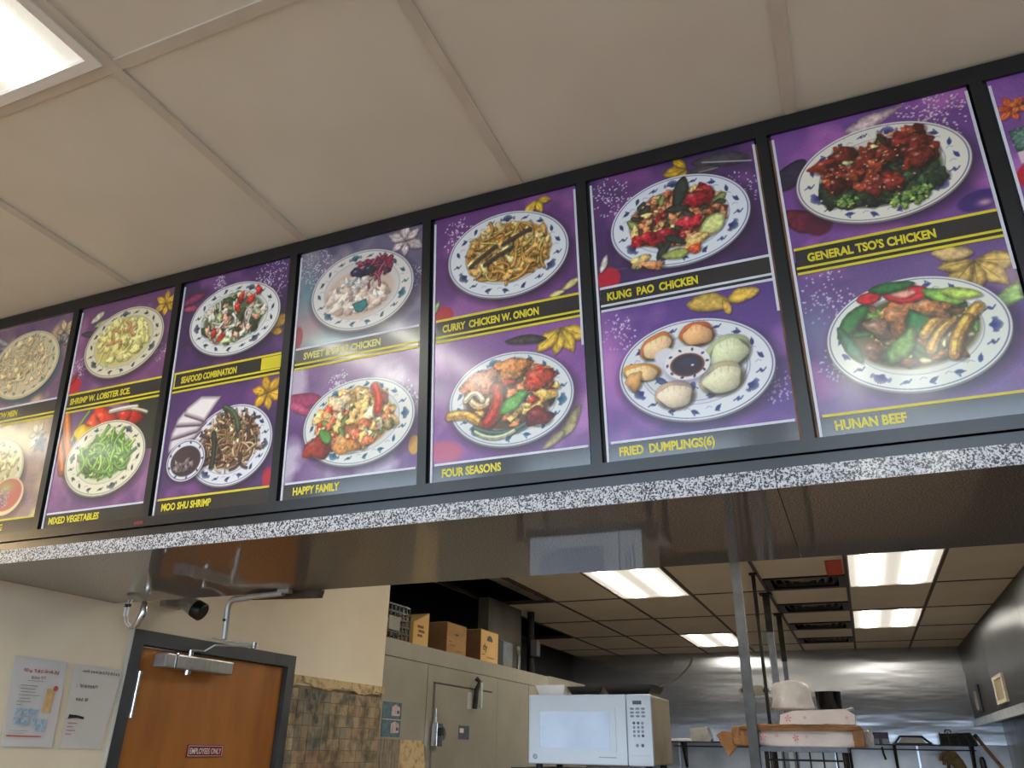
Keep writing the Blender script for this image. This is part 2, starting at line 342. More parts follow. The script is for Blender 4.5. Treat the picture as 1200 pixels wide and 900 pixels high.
# ------------------------------------------------------------------ ceiling lights
def light(x0, y0, y1, m, rim, label):
    cx, cy = x0+0.305, (y0+y1)/2
    t = thing('ceiling_light', label, 'light', (cx, cy, ZC-0.004), 'recessed fluorescent ceiling lights')
    hw, hl = 0.305-tb, (y1-y0)/2-tb
    r = MB()
    r.box(cx-hw, cx+hw, cy-hl, cy-hl+rim, ZC-0.006, ZC+0.03); r.box(cx-hw, cx+hw, cy+hl-rim, cy+hl, ZC-0.006, ZC+0.03)
    r.box(cx-hw, cx-hw+rim, cy-hl+rim, cy+hl-rim, ZC-0.006, ZC+0.03); r.box(cx+hw-rim, cx+hw, cy-hl+rim, cy+hl-rim, ZC-0.006, ZC+0.03)
    part('rim', r, M['white'], t)
    d = part('diffuser', MB().box(cx-hw+rim, cx+hw-rim, cy-hl+rim, cy+hl-rim, ZC+0.002, ZC+0.008), m, t)
    part('housing', MB().box(cx-hw, cx+hw, cy-hl, cy+hl, ZC+0.03, ZC+0.12), M['white'], t)
LLAB_F = ['bright ceiling light panel cut by the top left corner', 'ceiling light panel over the dining side, above the right menu panels', 'ceiling light panel over the far left of the dining side',
          'ceiling light panel near the street windows, left one', 'ceiling light panel near the street windows, right one']
LLAB_K = ['nearer of the two kitchen ceiling lights left of the grey post', 'farther of the two kitchen ceiling lights left of the grey post',
          'nearer of the two kitchen ceiling lights right of the vents', 'farther of the two kitchen ceiling lights right of the vents', 'kitchen ceiling light hidden behind the menu bulkhead']
for (a, b, c), l in zip(LF, LLAB_F): light(a, b, c, M['lamp_front'], 0.022, l)
for (a, b, c), l in zip(LK, LLAB_K): light(a, b, c, M['lamp_kitchen'], 0.008, l)

pd = thing('added_fill_lamp', 'added warm fill lamp over the left of the dining side, out of view', 'lamp', (-1.9, -1.1, 2.3))  # unseen lamp, added to warm and brighten the left side
part('added_lamp_cord', MB().tube([(-1.9, -1.1, 2.42), (-1.9, -1.1, ZC)], 0.004, 6), M['black'], pd)
part('added_lamp_shade', MB().lathe([(0.03, 0.12), (0.05, 0.115), (0.16, 0.0), (0.155, 0.0), (0.045, 0.11)], (-1.9, -1.1, 2.30), 28), M['white'], pd)
gm = mat('fill_lamp_globe', rgb(255, 230, 180), 0.4, emis=(1.0, 0.74, 0.40, 1), estr=150.0)
part('added_lamp_globe', MB().lathe([(0.0, -0.09), (0.05, -0.08), (0.085, -0.045), (0.09, 0.0), (0.07, 0.05), (0.03, 0.09), (0.0, 0.10)], (-1.9, -1.1, 2.30), 24), gm, pd)

# ------------------------------------------------------------------ vents
VL = ['nearest dark ceiling vent, beside the orange label', 'second dark ceiling vent counted from the orange label', 'third dark ceiling vent counted from the orange label', 'farthest dark ceiling vent, nearest the back wall']
for i, y in enumerate([4.82, 6.01, 7.20, 8.39]):
    t = thing('ceiling_vent', VL[i], 'vent', (1.705, y+0.24, ZC), 'row of ceiling vents in the kitchen')
    x0, x1, y0, y1 = 1.415, 1.998, y, y+0.485
    part('duct_box', MB().box(x0, x1, y0, y1, ZC+0.16, ZC+0.17).box(x0, x0+0.005, y0, y1, ZC, ZC+0.16).box(x1-0.005, x1, y0, y1, ZC, ZC+0.16).box(x0, x1, y1-0.005, y1, ZC, ZC+0.16).box(x0, x1, y0, y0+0.005, ZC, ZC+0.16), M['plenum'], t)
    fr = MB().box(x0, x1, y0+0.02, y0+0.05, ZC-0.004, ZC+0.008).box(x0, x1, y1-0.05, y1-0.012, ZC-0.004, ZC+0.008).box(x0, x0+0.05, y0+0.05, y1-0.05, ZC-0.004, ZC+0.008).box(x1-0.05, x1, y0+0.05, y1-0.05, ZC-0.004, ZC+0.008)
    part('vent_frame', fr, M['dark_steel'], t)
    for k in range(4):      # nested louvres stepping down
        a0, a1, b0, b1 = x0+0.055+0.058*k, x1-0.055-0.058*k, y0+0.052+0.050*k, y1-0.052-0.050*k; z = ZC+0.006; wd = 0.034
        vs = [(a0, b0, z+0.035), (a1, b0, z+0.035), (a1, b1, z+0.035), (a0, b1, z+0.035), (a0+wd, b0+wd, z), (a1-wd, b0+wd, z), (a1-wd, b1-wd, z), (a0+wd, b1-wd, z)]
        part('louvre', MB().add(vs, [(0, 1, 5, 4), (1, 2, 6, 5), (2, 3, 7, 6), (3, 0, 4, 7)]), M['vent'], t)
single('label_sheet', MB().box(1.880, 1.988, 4.30, 4.80, ZC-0.004, ZC-0.001), M['orange'], 'small orange printed label stuck on the kitchen ceiling beside the nearest vent', 'label')

# ------------------------------------------------------------------ street windows (behind the camera)
for i, (a, b) in enumerate(WIN):
    w = struct('window_%d' % (i+1), MB().box(a, a+0.05, -3.28, -3.22, 0.7, 2.89).box(b-0.05, b, -3.28, -3.22, 0.7, 2.89).box(a+0.05, b-0.05, -3.28, -3.22, 0.7, 0.75).box(a+0.05, b-0.05, -3.28, -3.22, 2.85, 2.89), M['alu'])

# ================================================================== MENU BOARD
LEAN = 0.09467; PW, PH, PITCH = 0.3593, 0.6536, 0.393
UP = Vector((0, -math.sin(LEAN), math.cos(LEAN))); NRM = Vector((0, -math.cos(LEAN), -math.sin(LEAN)))
def SG(x, v, d=0.0):      # x world metres along the board, v metres up the leaning face from the panels' foot, d out of the face
    return Vector((x, 0, 2.241)) + UP*v + NRM*d
def sbox(mb, x0, x1, v0, v1, d0, d1):
    vs = [SG(x, v, d) for d in (d0, d1) for v in (v0, v1) for x in (x0, x1)]
    return mb.add(vs, [(0,2,3,1),(4,5,7,6),(0,1,5,4),(2,6,7,3),(0,4,6,2),(1,3,7,5)])
FX0, FX1 = -0.43, 2.76
fr = thing('menu_board_frame', 'long black leaning frame holding the row of purple menu panels', 'frame', ((FX0+FX1)/2, 0, 2.19))
part('top_rail', sbox(MB(), FX0, FX1, 0.6536, 0.690, -0.02, 0.012), M['black_frame'], fr)
part('bottom_rail', sbox(MB(), FX0, FX1, -0.024, 0.0, -0.02, 0.014), M['black_frame'], fr)
part('bottom_ledge', sbox(MB(), FX0, FX1, -0.058, -0.026, -0.02, 0.004), M['black_frame'], fr)
for k in range(-1, 8):
    x = k*PITCH-0.034
    part('divider', sbox(MB(), x+0.004, x+0.026, 0.0, PH, -0.02, 0.012), M['black_frame'], fr)
    part('divider_groove', sbox(MB(), x+0.0265, x+0.0335, 0.0, PH, -0.02, 0.001), M['rubber'], fr)
part('backing', sbox(MB(), FX0, FX1, -0.05, 0.68, -0.03, -0.021), M['rubber'], fr)

# ---------------- painter: flat printed food pictures in panel millimetres, stored as vertex colours
class Paint:
    def __init__(s, res, seed):
        s.res = res; s.nx = int(round(359.3/res))+1; s.ny = int(round(653.6/res))+1
        s.X, s.Y = np.meshgrid(np.linspace(0, 359.3, s.nx), np.linspace(0, 653.6, s.ny))
        s.im = np.zeros((s.ny, s.nx, 3)); s.rs = np.random.RandomState(seed); s.N1 = s.noise(7.0, 2)-0.5; s.N2 = s.noise(3.4, 1)-0.5
    def noise(s, cell, octaves=3):
        out = np.zeros((s.ny, s.nx)); amp = 1.0; tot = 0
        for o in range(octaves):
            gx = int(359.3/cell)+3; gy = int(653.6/cell)+3
            g = s.rs.rand(gy, gx); fx = s.X/cell; fy = s.Y/cell
            ix = fx.astype(int); iy = fy.astype(int); tx = fx-ix; ty = fy-iy
            tx = tx*tx*(3-2*tx); ty = ty*ty*(3-2*ty)
            out += amp*((g[iy, ix]*(1-tx)+g[iy, ix+1]*tx)*(1-ty)+(g[iy+1, ix]*(1-tx)+g[iy+1, ix+1]*tx)*ty)
            tot += amp; amp *= 0.5; cell /= 2.1
        return out/tot
    def win(s, cx, cy, r):
        x0 = max(0, int((cx-r)/s.res)-1); x1 = min(s.nx, int((cx+r)/s.res)+3); y0 = max(0, int((cy-r)/s.res)-1); y1 = min(s.ny, int((cy+r)/s.res)+3)
        if x0 >= x1 or y0 >= y1: return None
        return slice(y0, y1), slice(x0, x1)
    def blend(s, w, a, col):
        a = a[..., None]; s.im[w] = s.im[w]*(1-a) + np.asarray(col, float)*a
    def ell(s, cx, cy, a, b, ang, col, alpha=1.0, soft=1.5, clip=None):
        w = s.win(cx, cy, max(a, b)+soft*2)
        if w is None: return
        x = s.X[w]-cx; y = s.Y[w]-cy; c, sn = math.cos(ang), math.sin(ang)
        u = (x*c+y*sn)/a; v = (-x*sn+y*c)/b; r = np.sqrt(u*u+v*v)
        d = (r-1)*min(a, b); al = np.clip(0.5-d/soft, 0, 1)*alpha
        if clip: al = al*clip(s.X[w], s.Y[w])
        s.blend(w, al, col)
    def ring(s, cx, cy, a, b, ang, wd, col, alpha=1.0):
        w = s.win(cx, cy, max(a, b)+wd*2)
        if w is None: return
        x = s.X[w]-cx; y = s.Y[w]-cy; c, sn = math.cos(ang), math.sin(ang)
        u = (x*c+y*sn)/a; v = (-x*sn+y*c)/b; r = np.sqrt(u*u+v*v)
        d = np.abs(r-1)*(a*b)**0.5; s.blend(w, np.clip((wd-d)/s.res+0.5, 0, 1)*alpha, col)
    def poly(s, pts, col, alpha=1.0, soft=1.6, shade=0.0):
        pts = np.asarray(pts, float); c = pts.mean(0); r = np.abs(pts-c).max()*1.1+soft*2
        w = s.win(c[0], c[1], r)
        if w is None: return
        X = s.X[w]; Y = s.Y[w]; inside = np.zeros(X.shape, bool); D = np.full(X.shape, 1e9); n = len(pts)
        for i in range(n):
            x1, y1 = pts[i]; x2, y2 = pts[(i+1) % n]; dx, dy = x2-x1, y2-y1
            t = np.clip(((X-x1)*dx+(Y-y1)*dy)/(dx*dx+dy*dy+1e-9), 0, 1)
            D = np.minimum(D, np.hypot(X-x1-t*dx, Y-y1-t*dy))
            cond = ((y1 > Y) != (y2 > Y)); xi = x1+(Y-y1)*dx/(dy if abs(dy) > 1e-9 else 1e-9); inside ^= cond & (X < xi)
        sd = np.where(inside, -D, D); al = np.clip(0.5-sd/soft, 0, 1)*alpha
        col = np.asarray(col, float)
        if shade:
            k = np.clip(D/shade, 0, 1)[..., None]; cc = col*(1-0.38*s.con+(0.12+0.38*s.con)*k+0.5*s.tex*s.N1[w][..., None]); s.im[w] = s.im[w]*(1-al[..., None])+np.clip(cc, 0, 255)*al[..., None]
        else: s.blend(w, al, col)
    def line(s, pts, wd, col, alpha=1.0):
        pts = np.asarray(pts, float)
        c = (pts.min(0)+pts.max(0))/2; r = (pts.max(0)-pts.min(0)).max()/2+wd*2+2; w = s.win(c[0], c[1], r)
        if w is None: return
        X = s.X[w]; Y = s.Y[w]; D = np.full(X.shape, 1e9)
        for i in range(len(pts)-1):
            x1, y1 = pts[i]; x2, y2 = pts[i+1]; dx, dy = x2-x1, y2-y1
            t = np.clip(((X-x1)*dx+(Y-y1)*dy)/(dx*dx+dy*dy+1e-9), 0, 1)
            D = np.minimum(D, np.hypot(X-x1-t*dx, Y-y1-t*dy))
        al = (np.clip((wd/2-D)/s.res+0.5, 0, 1)*alpha)[..., None]
        k = (1+s.tex*(0.5*s.N1[w]+0.3*s.N2[w])*(wd > 5))[..., None]
        s.im[w] = s.im[w]*(1-al)+np.clip(np.asarray(col, float)*k, 0, 255)*al
    tex = 1.0; con = 1.0
    def chunk(s, cx, cy, a, b, ang, col, hl=0.5, rough=0.16, dark=0.5):
        dark = 1-(1-dark)*s.con; hl = hl*(0.4+0.6*s.con)
        s.ell(cx+1.5, cy+2.5, a*1.08, b*1.08, ang, np.asarray(col)*0.15, 0.45*s.con, soft=4)
        w = s.win(cx, cy, max(a, b)*1.3+2)
        if w is None: return
        x = s.X[w]-cx; y = s.Y[w]-cy; c, sn = math.cos(ang), math.sin(ang)
        u = (x*c+y*sn)/a; v = (-x*sn+y*c)/b; th = np.arctan2(v, u); p1, p2 = s.rs.rand(2)*6.28
        r = np.sqrt(u*u+v*v)*(1+rough*np.sin(3*th+p1)+rough*0.7*np.sin(5*th+p2))
        al = np.clip(0.5-(r-1)*min(a, b)/s.res*0.8, 0, 1)
        lx, ly = x/max(a, b), y/max(a, b)
        sh = dark + (1.12-dark)*np.sqrt(np.clip(1-r*r*0.92, 0, 1)) - 0.16*lx - 0.22*ly
        sh = sh + (0.75*s.N1[w]+0.35*s.N2[w])*(1.0 if hl > 0.11 else 0.45)*s.tex + 0.10*(s.rs.rand(*x.shape)-0.5)
        hue = 1+s.tex*np.stack([0.25*s.N1[w], -0.1*s.N1[w], -0.3*s.N1[w]], -1); cc = np.asarray(col, float)*sh[..., None]*hue
        hx, hy = -0.28+0.2*(s.rs.rand()-0.5), -0.34
        g = np.exp(-(((lx-hx)/0.2)**2+((ly-hy)/0.13)**2))*hl
        cc = cc*(1-g[..., None])+255*g[..., None]
        s.im[w] = s.im[w]*(1-al[..., None])+np.clip(cc, 0, 255)*al[..., None]
    def noodle(s, cx, cy, L, wd, ang, col, bend=0.5):
        n = 9; t = np.linspace(-1, 1, n); x = t*L/2; y = bend*L/2*(t*t-0.5)
        c, sn = math.cos(ang), math.sin(ang); pts = np.stack([cx+x*c-y*sn, cy+x*sn+y*c], 1)
        s.line(pts+np.array([1.0, 1.5]), wd*1.5, np.asarray(col)*0.35, 0.6*s.con)
        s.line(pts, wd, np.asarray(col)*0.82); s.line(pts-np.array([0.3, wd*0.18]), wd*0.4, np.clip(np.asarray(col)*1.22+12, 0, 255), 0.8)
    def pile(s, cx, cy, a, b, n, kinds):
        wts = np.array([k[4] for k in kinds], float); wts /= wts.sum(); P = []
        for _ in range(n):
            r = math.sqrt(s.rs.rand()); t = s.rs.rand()*2*PI; P.append((cx+a*r*math.cos(t), cy+b*r*math.sin(t), r))
        P.sort(key=lambda p: p[1]+25*(s.rs.rand()-0.5))
        for x, y, r in P:
            col, size, asp, style, _ = kinds[s.rs.choice(len(kinds), p=wts)]
            col = np.asarray(col, float)*(0.82+0.34*s.rs.rand()); sz = size*(0.7+0.6*s.rs.rand()); ang = s.rs.rand()*PI
            if style == 'c': s.chunk(x, y, sz, sz*asp, ang, col)
            elif style == 'm': s.chunk(x, y, sz, sz*asp, ang, col, hl=0.12)
            elif style == 'n': s.noodle(x, y, sz*3.2, sz*asp, ang, col, (s.rs.rand()-0.5)*1.6)
            elif style == 'l':
                c, sn = math.cos(ang), math.sin(ang); pts = [(math.cos(t), 1.1*asp*math.sin(t)*(1+0.2*math.sin(3*t+ang*5))) for t in [k*PI/6 for k in range(12)]]
                s.poly([(x+sz*(p*c-q*sn), y+sz*(p*sn+q*c)) for p, q in pts], col, shade=sz*0.35)
                s.line([(x-sz*c*.8, y-sz*sn*.8), (x+sz*c*.8, y+sz*sn*.8)], 1.2, np.clip(col*1.5+10, 0, 255), 0.6)
    def plate(s, cx, cy, a, b, ang, white=(226, 228, 232), ink=(28, 40, 98), inner=0.69, ph=0.4, faded=1.0):
        s.ell(cx+7, cy+13, a*1.02, b*1.02, ang, (28, 14, 38), 0.75, soft=26)
        s.ell(cx, cy+2.5, a+1, b+1.5, ang, np.asarray(white)*0.55)
        s.ell(cx, cy, a, b, ang, white)
        s.ring(cx, cy, a-4, b-4, ang, 0.9, ink, 0.85*faded)
        s.ell(cx, cy, a*inner, b*inner, ang, np.asarray(white)*0.95, soft=5)
        s.ring(cx, cy, a*inner, b*inner, ang, 0.6, np.asarray(ink)*0.8+40, 0.6*faded)
        c, sn = math.cos(ang), math.sin(ang)
        def at(t, k): x, y = a*k*math.cos(t), b*k*math.sin(t); return cx+x*c-y*sn, cy+x*sn+y*c
        for i in range(18):
            t = ph+i*2*PI/18; big = i % 6 == 0
            x, y = at(t, 0.845)
            if big:
                for j in range(11):
                    q = -1.2+2.4*j/10; r = 15-abs(q)*3; dx, dy = -math.sin(t)*math.sin(q)*r*1.1, 0
                    ox, oy = at(t, 0.79); d = np.array([math.cos(t+q), math.sin(t+q)])
                    s.line([(ox, oy), (ox+d[0]*r*1.15, oy+d[1]*r)], 2.6, ink, 0.85*faded)
                s.ell(*at(t, 0.80), 5, 4, 0, ink, 0.9*faded)
                for sd in (-1, 1):
                    x2, y2 = at(t+sd*0.13, 0.84); s.ell(x2, y2, 5, 3, t, ink, 0.6*faded)
            elif i % 6 in (1, 5): 
                s.line([(x-9, y+3), (x-2, y-1), (x+4, y+2), (x+9, y-4)], 2.6, ink, 0.8*faded); s.ell(x, y, 5, 3, t+1, ink, 0.8*faded)
            else:
                d1 = t+PI/2+(0.5 if i % 2 else -0.5); ux, uy = math.cos(d1), math.sin(d1)
                s.line([(x-9*ux, y-9*uy), (x, y), (x+3*uy, y-9*ux), (x+8*ux, y+6*uy)], 2.0, ink, 0.85*faded)
                s.ell(x, y, 7, 3.8, d1, ink, 0.95*faded)
                x3, y3 = at(t+0.13, 0.80); s.line([(x3-5, y3+1), (x3, y3-3), (x3+6, y3)], 1.0, ink, 0.55*faded)
    def bg(s, y0, y1, c1, c2, c3, cell=130):
        n1 = s.noise(cell, 3); n2 = s.noise(cell*0.7, 3); m = ((s.Y >= y0) & (s.Y < y1))
        k1 = np.clip((n1-0.3)/0.4, 0, 1)[..., None]; k2 = np.clip((n2-0.52)/0.2, 0, 1)[..., None]
        c = np.asarray(c1, float)*(1-k1)+np.asarray(c2, float)*k1; c = c*(1-k2)+np.asarray(c3, float)*k2
        c = c*(0.93+0.14*s.rs.rand(s.ny, s.nx)[..., None]); s.im[m] = c[m]
    def dots(s, cx, cy, r, n, col=(222, 214, 232)):
        for _ in range(n):
            d = r*s.rs.rand()**0.7; t = s.rs.rand()*6.28; s.ell(cx+d*math.cos(t), cy+d*math.sin(t)*1.2, 1.2+1.6*s.rs.rand(), 1.0+1.2*s.rs.rand(), t, col, 0.75+0.25*s.rs.rand(), 1.2)
    def lily(s, cx, cy, r, col=(214, 176, 60), n=5, a0=0.4, spread=2*PI, dark=0.45):
        for i in range(n):
            t = a0+i*spread/n; c, sn = math.cos(t), math.sin(t); rr = r*(0.8+0.35*s.rs.rand())
            pts = [(0, 0), (.2, .14), (.45, .27), (.7, .24), (.9, .1), (1.05, .02), (.9, -.12), (.68, -.24), (.42, -.26), (.2, -.13)]
            P = [(cx+rr*(p*c-q*sn), cy+rr*(p*sn+q*c)) for p, q in pts]
            s.poly([(x+2, y+3) for x, y in P], (40, 22, 30), 0.4, 4); s.poly(P, np.asarray(col)*(0.85+0.25*s.rs.rand()), shade=r*0.13)
            s.line([(cx, cy), (cx+rr*c*0.8, cy+rr*sn*0.8)], 1.3, np.asarray(col)*dark, 0.7)
    def leaf(s, cx, cy, r, ang, col, w=0.28):
        c, sn = math.cos(ang), math.sin(ang); pts = [(math.cos(t), 1.15*w*math.sin(t)*abs(math.sin(t))**0.35*(1+0.12*math.sin(3*t+r))) for t in [k*PI/9 for k in range(18)]]
        P = [(cx+r*(p*c-q*sn), cy+r*(p*sn+q*c)) for p, q in pts]; s.poly([(x+2, y+3) for x, y in P], (30, 18, 34), 0.4, 4); s.poly(P, col, shade=r*0.2)
    def glow(s, cx, cy, a, b, col, alpha):
        w = s.win(cx, cy, max(a, b)*2.4)
        if w is None: return
        g = np.exp(-(((s.X[w]-cx)/a)**2+((s.Y[w]-cy)/b)**2))*alpha; s.blend(w, g, col)
PUR = ((88, 52, 116), (108, 62, 132), (150, 86, 154))
DPUR = ((60, 38, 88), (88, 52, 114), (116, 68, 132))
TOP = (187, 141); BOT = (187, 484)

def art_chowmein(p):
    p.bg(0, 300, (96, 70, 118), (150, 128, 128), (206, 176, 140)); p.bg(300, 660, (128, 104, 122), (196, 172, 132), (208, 186, 140))
    p.lily(330, 60, 44, (206, 188, 150), 6, 1.2, dark=0.6); p.lily(326, 92, 26, (120, 132, 150), 5, .5)
    p.leaf(60, 46, 34, 0.5, (150, 150, 158)); p.leaf(40, 84, 34, -0.2, (110, 104, 126))
    p.ell(196, 158, 140, 104, -0.05, (60, 168, 172), 0.8, soft=10)
    p.plate(182, 140, 143, 108, 0.0, (228, 214, 178), (88, 120, 96), 0.86, 0.7, 0.75)
    p.con = 0.45; p.tex = 0.3
    p.pile(178, 134, 112, 78, 170, [((226, 206, 160), 13, 0.35, 'n', 3), ((222, 196, 150), 12, 0.6, 'm', 1.5), ((206, 176, 128), 8, 0.5, 'm', 0.6)])
    p.lily(300, 372, 40, (206, 196, 168), 6, 2.0, dark=0.6); p.lily(318, 400, 30, (66, 100, 128), 5, 1.0)
    p.plate(140, 470, 128, 98, 0.0, (232, 222, 178), (90, 120, 90), 0.8, 0.7, 0.75)
    p.pile(130, 455, 96, 66, 90, [((228, 214, 160), 12, 0.7, 'm', 3), ((210, 196, 132), 9, 0.5, 'm', 1), ((150, 168, 110), 5, 0.5, 'm', 0.4)])
    p.ell(228, 556, 72, 56, 0, (60, 40, 44), 0.5, soft=18); p.ell(222, 546, 68, 54, -0.1, (232, 214, 172)); p.ell(222, 542, 60, 46, -0.1, (196, 108, 96), soft=4); p.glow(214, 520, 34, 18, (176, 186, 110), 0.8)
    p.dots(216, 546, 26, 70, (176, 196, 206)); p.dots(210, 552, 20, 40, (70, 110, 136))
def art_lobster(p):
    p.bg(0, 300, (92, 58, 104), (120, 72, 120), (150, 98, 142)); p.bg(327, 660, (96, 62, 116), (132, 82, 136), (160, 108, 150))
    p.lily(330, 46, 46, (208, 166, 60), 6, 1.6); p.leaf(66, 40, 30, -0.5, (196, 194, 170), 0.35); p.leaf(92, 62, 34, -0.2, (176, 182, 140), 0.25); p.leaf(40, 88, 30, 0.2, (60, 52, 58))
    p.dots(30, 190, 30, 60); p.dots(330, 190, 26, 40); p.ell(22, 246, 26, 24, 0, (196, 28, 48), soft=3); p.leaf(14, 222, 22, -0.9, (150, 34, 44))
    p.plate(187, 138, 148, 104, -0.08, (226, 220, 192), (46, 56, 78), 0.74, 0.5)
    p.ell(184, 136, 104, 74, -0.08, (214, 200, 120), soft=8)
    p.con = 0.5; p.tex = 0.4
    p.pile(184, 132, 92, 62, 120, [((222, 212, 132), 15, 0.7, 'c', 4), ((214, 200, 112), 12, 0.45, 'n', 1.6), ((232, 224, 160), 12, 0.6, 'm', 2)])
    for x, y in ((196, 92), (150, 104), (170, 140), (218, 108), (140, 128)): p.noodle(x, y, 30, 8, 0.4+x, (226, 148, 96), 1.1)
    p.dots(176, 146, 8, 14, (60, 90, 50))
    p.con = 1.0; p.tex = 0.25
    # vegetables behind the plate, then beans
    im = (p.Y > 327) & (p.Y < 470); p.im[im & (p.X > 250)] = (42, 46, 40)
    p.noodle(36, 420, 170, 26, 1.32, (222, 112, 34), 0.02); p.noodle(14, 440, 120, 22, 1.2, (206, 96, 30), 0.02); p.noodle(74, 372, 92, 10, -1.0, (120, 146, 60), 0.1)
    p.chunk(160, 366, 48, 36, 0.1, (212, 52, 24), 0.4); p.chunk(120, 378, 28, 28, 0, (226, 74, 34)); p.chunk(268, 372, 34, 32, 0, (190, 30, 26)); p.chunk(236, 366, 22, 26, 0, (206, 40, 30))
    p.chunk(92, 400, 34, 30, 0, (232, 182, 34)); p.noodle(230, 344, 96, 12, 0.0, (230, 224, 200), 0.05); p.noodle(290, 356, 60, 8, 0.3, (206, 200, 170), 0.05)
    p.plate(188, 476, 144, 103, -0.02, (232, 228, 198), (44, 54, 76), 0.70, 1.2)
    p.tex = 0.6
    p.ell(188, 474, 92, 60, 0, (84, 130, 44), soft=8)
    p.pile(188, 470, 88, 54, 110, [((110, 172, 52), 17, 0.42, 'n', 4), ((150, 200, 84), 15, 0.4, 'n', 3), ((70, 120, 40), 15, 0.4, 'n', 2), ((176, 214, 110), 10, 0.5, 'm', 1), ((48, 88, 34), 14, 0.5, 'l', 0.8)])
def art_seafood(p):
    p.bg(0, 300, *DPUR); p.bg(327, 660, *DPUR)
    p.dots(126, 26, 20, 60); p.dots(300, 60, 60, 190); p.leaf(40, 56, 44, -0.25, (120, 44, 84), 0.3); p.leaf(32, 84, 30, 0.1, (150, 60, 96), 0.3)
    p.leaf(338, 182, 30, -0.5, (206, 160, 50), 0.5); p.leaf(330, 206, 24, 0.3, (186, 140, 40), 0.4)
    p.plate(188, 142, 150, 104, 0.03, (228, 230, 228), (40, 54, 86), 0.74, 0.9)
    p.ell(186, 142, 100, 68, 0, (90, 104, 82), soft=8)
    p.pile(186, 140, 96, 64, 120, [((214, 208, 190), 15, 0.6, 'c', 3), ((206, 150, 124), 14, 0.5, 'c', 2), ((176, 190, 140), 17, 0.5, 'l', 2.2), ((52, 70, 46), 16, 0.75, 'm', 2.0), ((230, 226, 214), 14, 0.4, 'n', 1.4)])
    for x, y in ((206, 84), (238, 96), (150, 190), (124, 176), (196, 112), (262, 74)): p.chunk(x, y, 15, 9, x, (204, 44, 36))
    p.lily(322, 372, 60, (220, 168, 48), 6, 0.3)
    p.ell(346, 590, 14, 26, 0, (176, 24, 56), soft=3)
    p.plate(222, 494, 128, 103, -0.06, (224, 226, 232), (38, 50, 96), 0.72, 0.2)
    p.ell(220, 488, 88, 66, 0, (104, 74, 52), soft=8)
    p.pile(220, 484, 90, 66, 200, [((156, 112, 76), 13, 0.3, 'n', 4), ((204, 170, 130), 13, 0.35, 'n', 2.4), ((70, 48, 44), 13, 0.4, 'n', 2.2), ((222, 200, 168), 10, 0.5, 'c', 0.8), ((104, 116, 66), 11, 0.4, 'n', 0.8)])
    p.noodle(222, 420, 80, 12, 0.9, (70, 90, 60), 0.3); p.noodle(170, 500, 90, 11, 1.5, (46, 52, 46), 0.1)
    for k, c in enumerate((206, 216, 224, 230)):
        a = 3.02-0.24*k; x0, y0 = 176-6*k, 384+8*k; L = 136+4*k
        tip = (120+16*(3-k), 420-10*(3-k)+14); f = [(50+k*22, 470-k*30)]
    p.tex = 0.1
    fan = [[(176, 360), (110, 350), (66, 376), (58, 392), (130, 420)], [(150, 398), (58, 384), (38, 404), (34, 420), (120, 428)], [(140, 420), (34, 420), (24, 440), (24, 456), (110, 444)], [(128, 440), (24, 452), (20, 478), (22, 492), (104, 462)]]
    for k in (3, 2, 1, 0):
        P = fan[k]; p.poly([(x+1, y+5) for x, y in P], (96, 60, 92), 0.9, 2); p.poly(P, (216-6*k, 208-6*k, 210-4*k), shade=10)
    p.ell(88, 524, 66, 58, 0, (20, 14, 26), 0.6, soft=14); p.ell(84, 518, 62, 54, -0.05, (222, 224, 232)); p.ell(84, 520, 49, 40, 0, (60, 46, 54), soft=3); p.ring(84, 518, 58, 50, 0, 1.0, (40, 50, 100))
    for i in range(9): p.ell(84+54*math.cos(i*.7), 518+46*math.sin(i*.7), 4, 2.6, i, (50, 60, 106))
    p.pile(84, 528, 34, 20, 16, [((120, 104, 110), 10, 0.6, 'c', 1)])
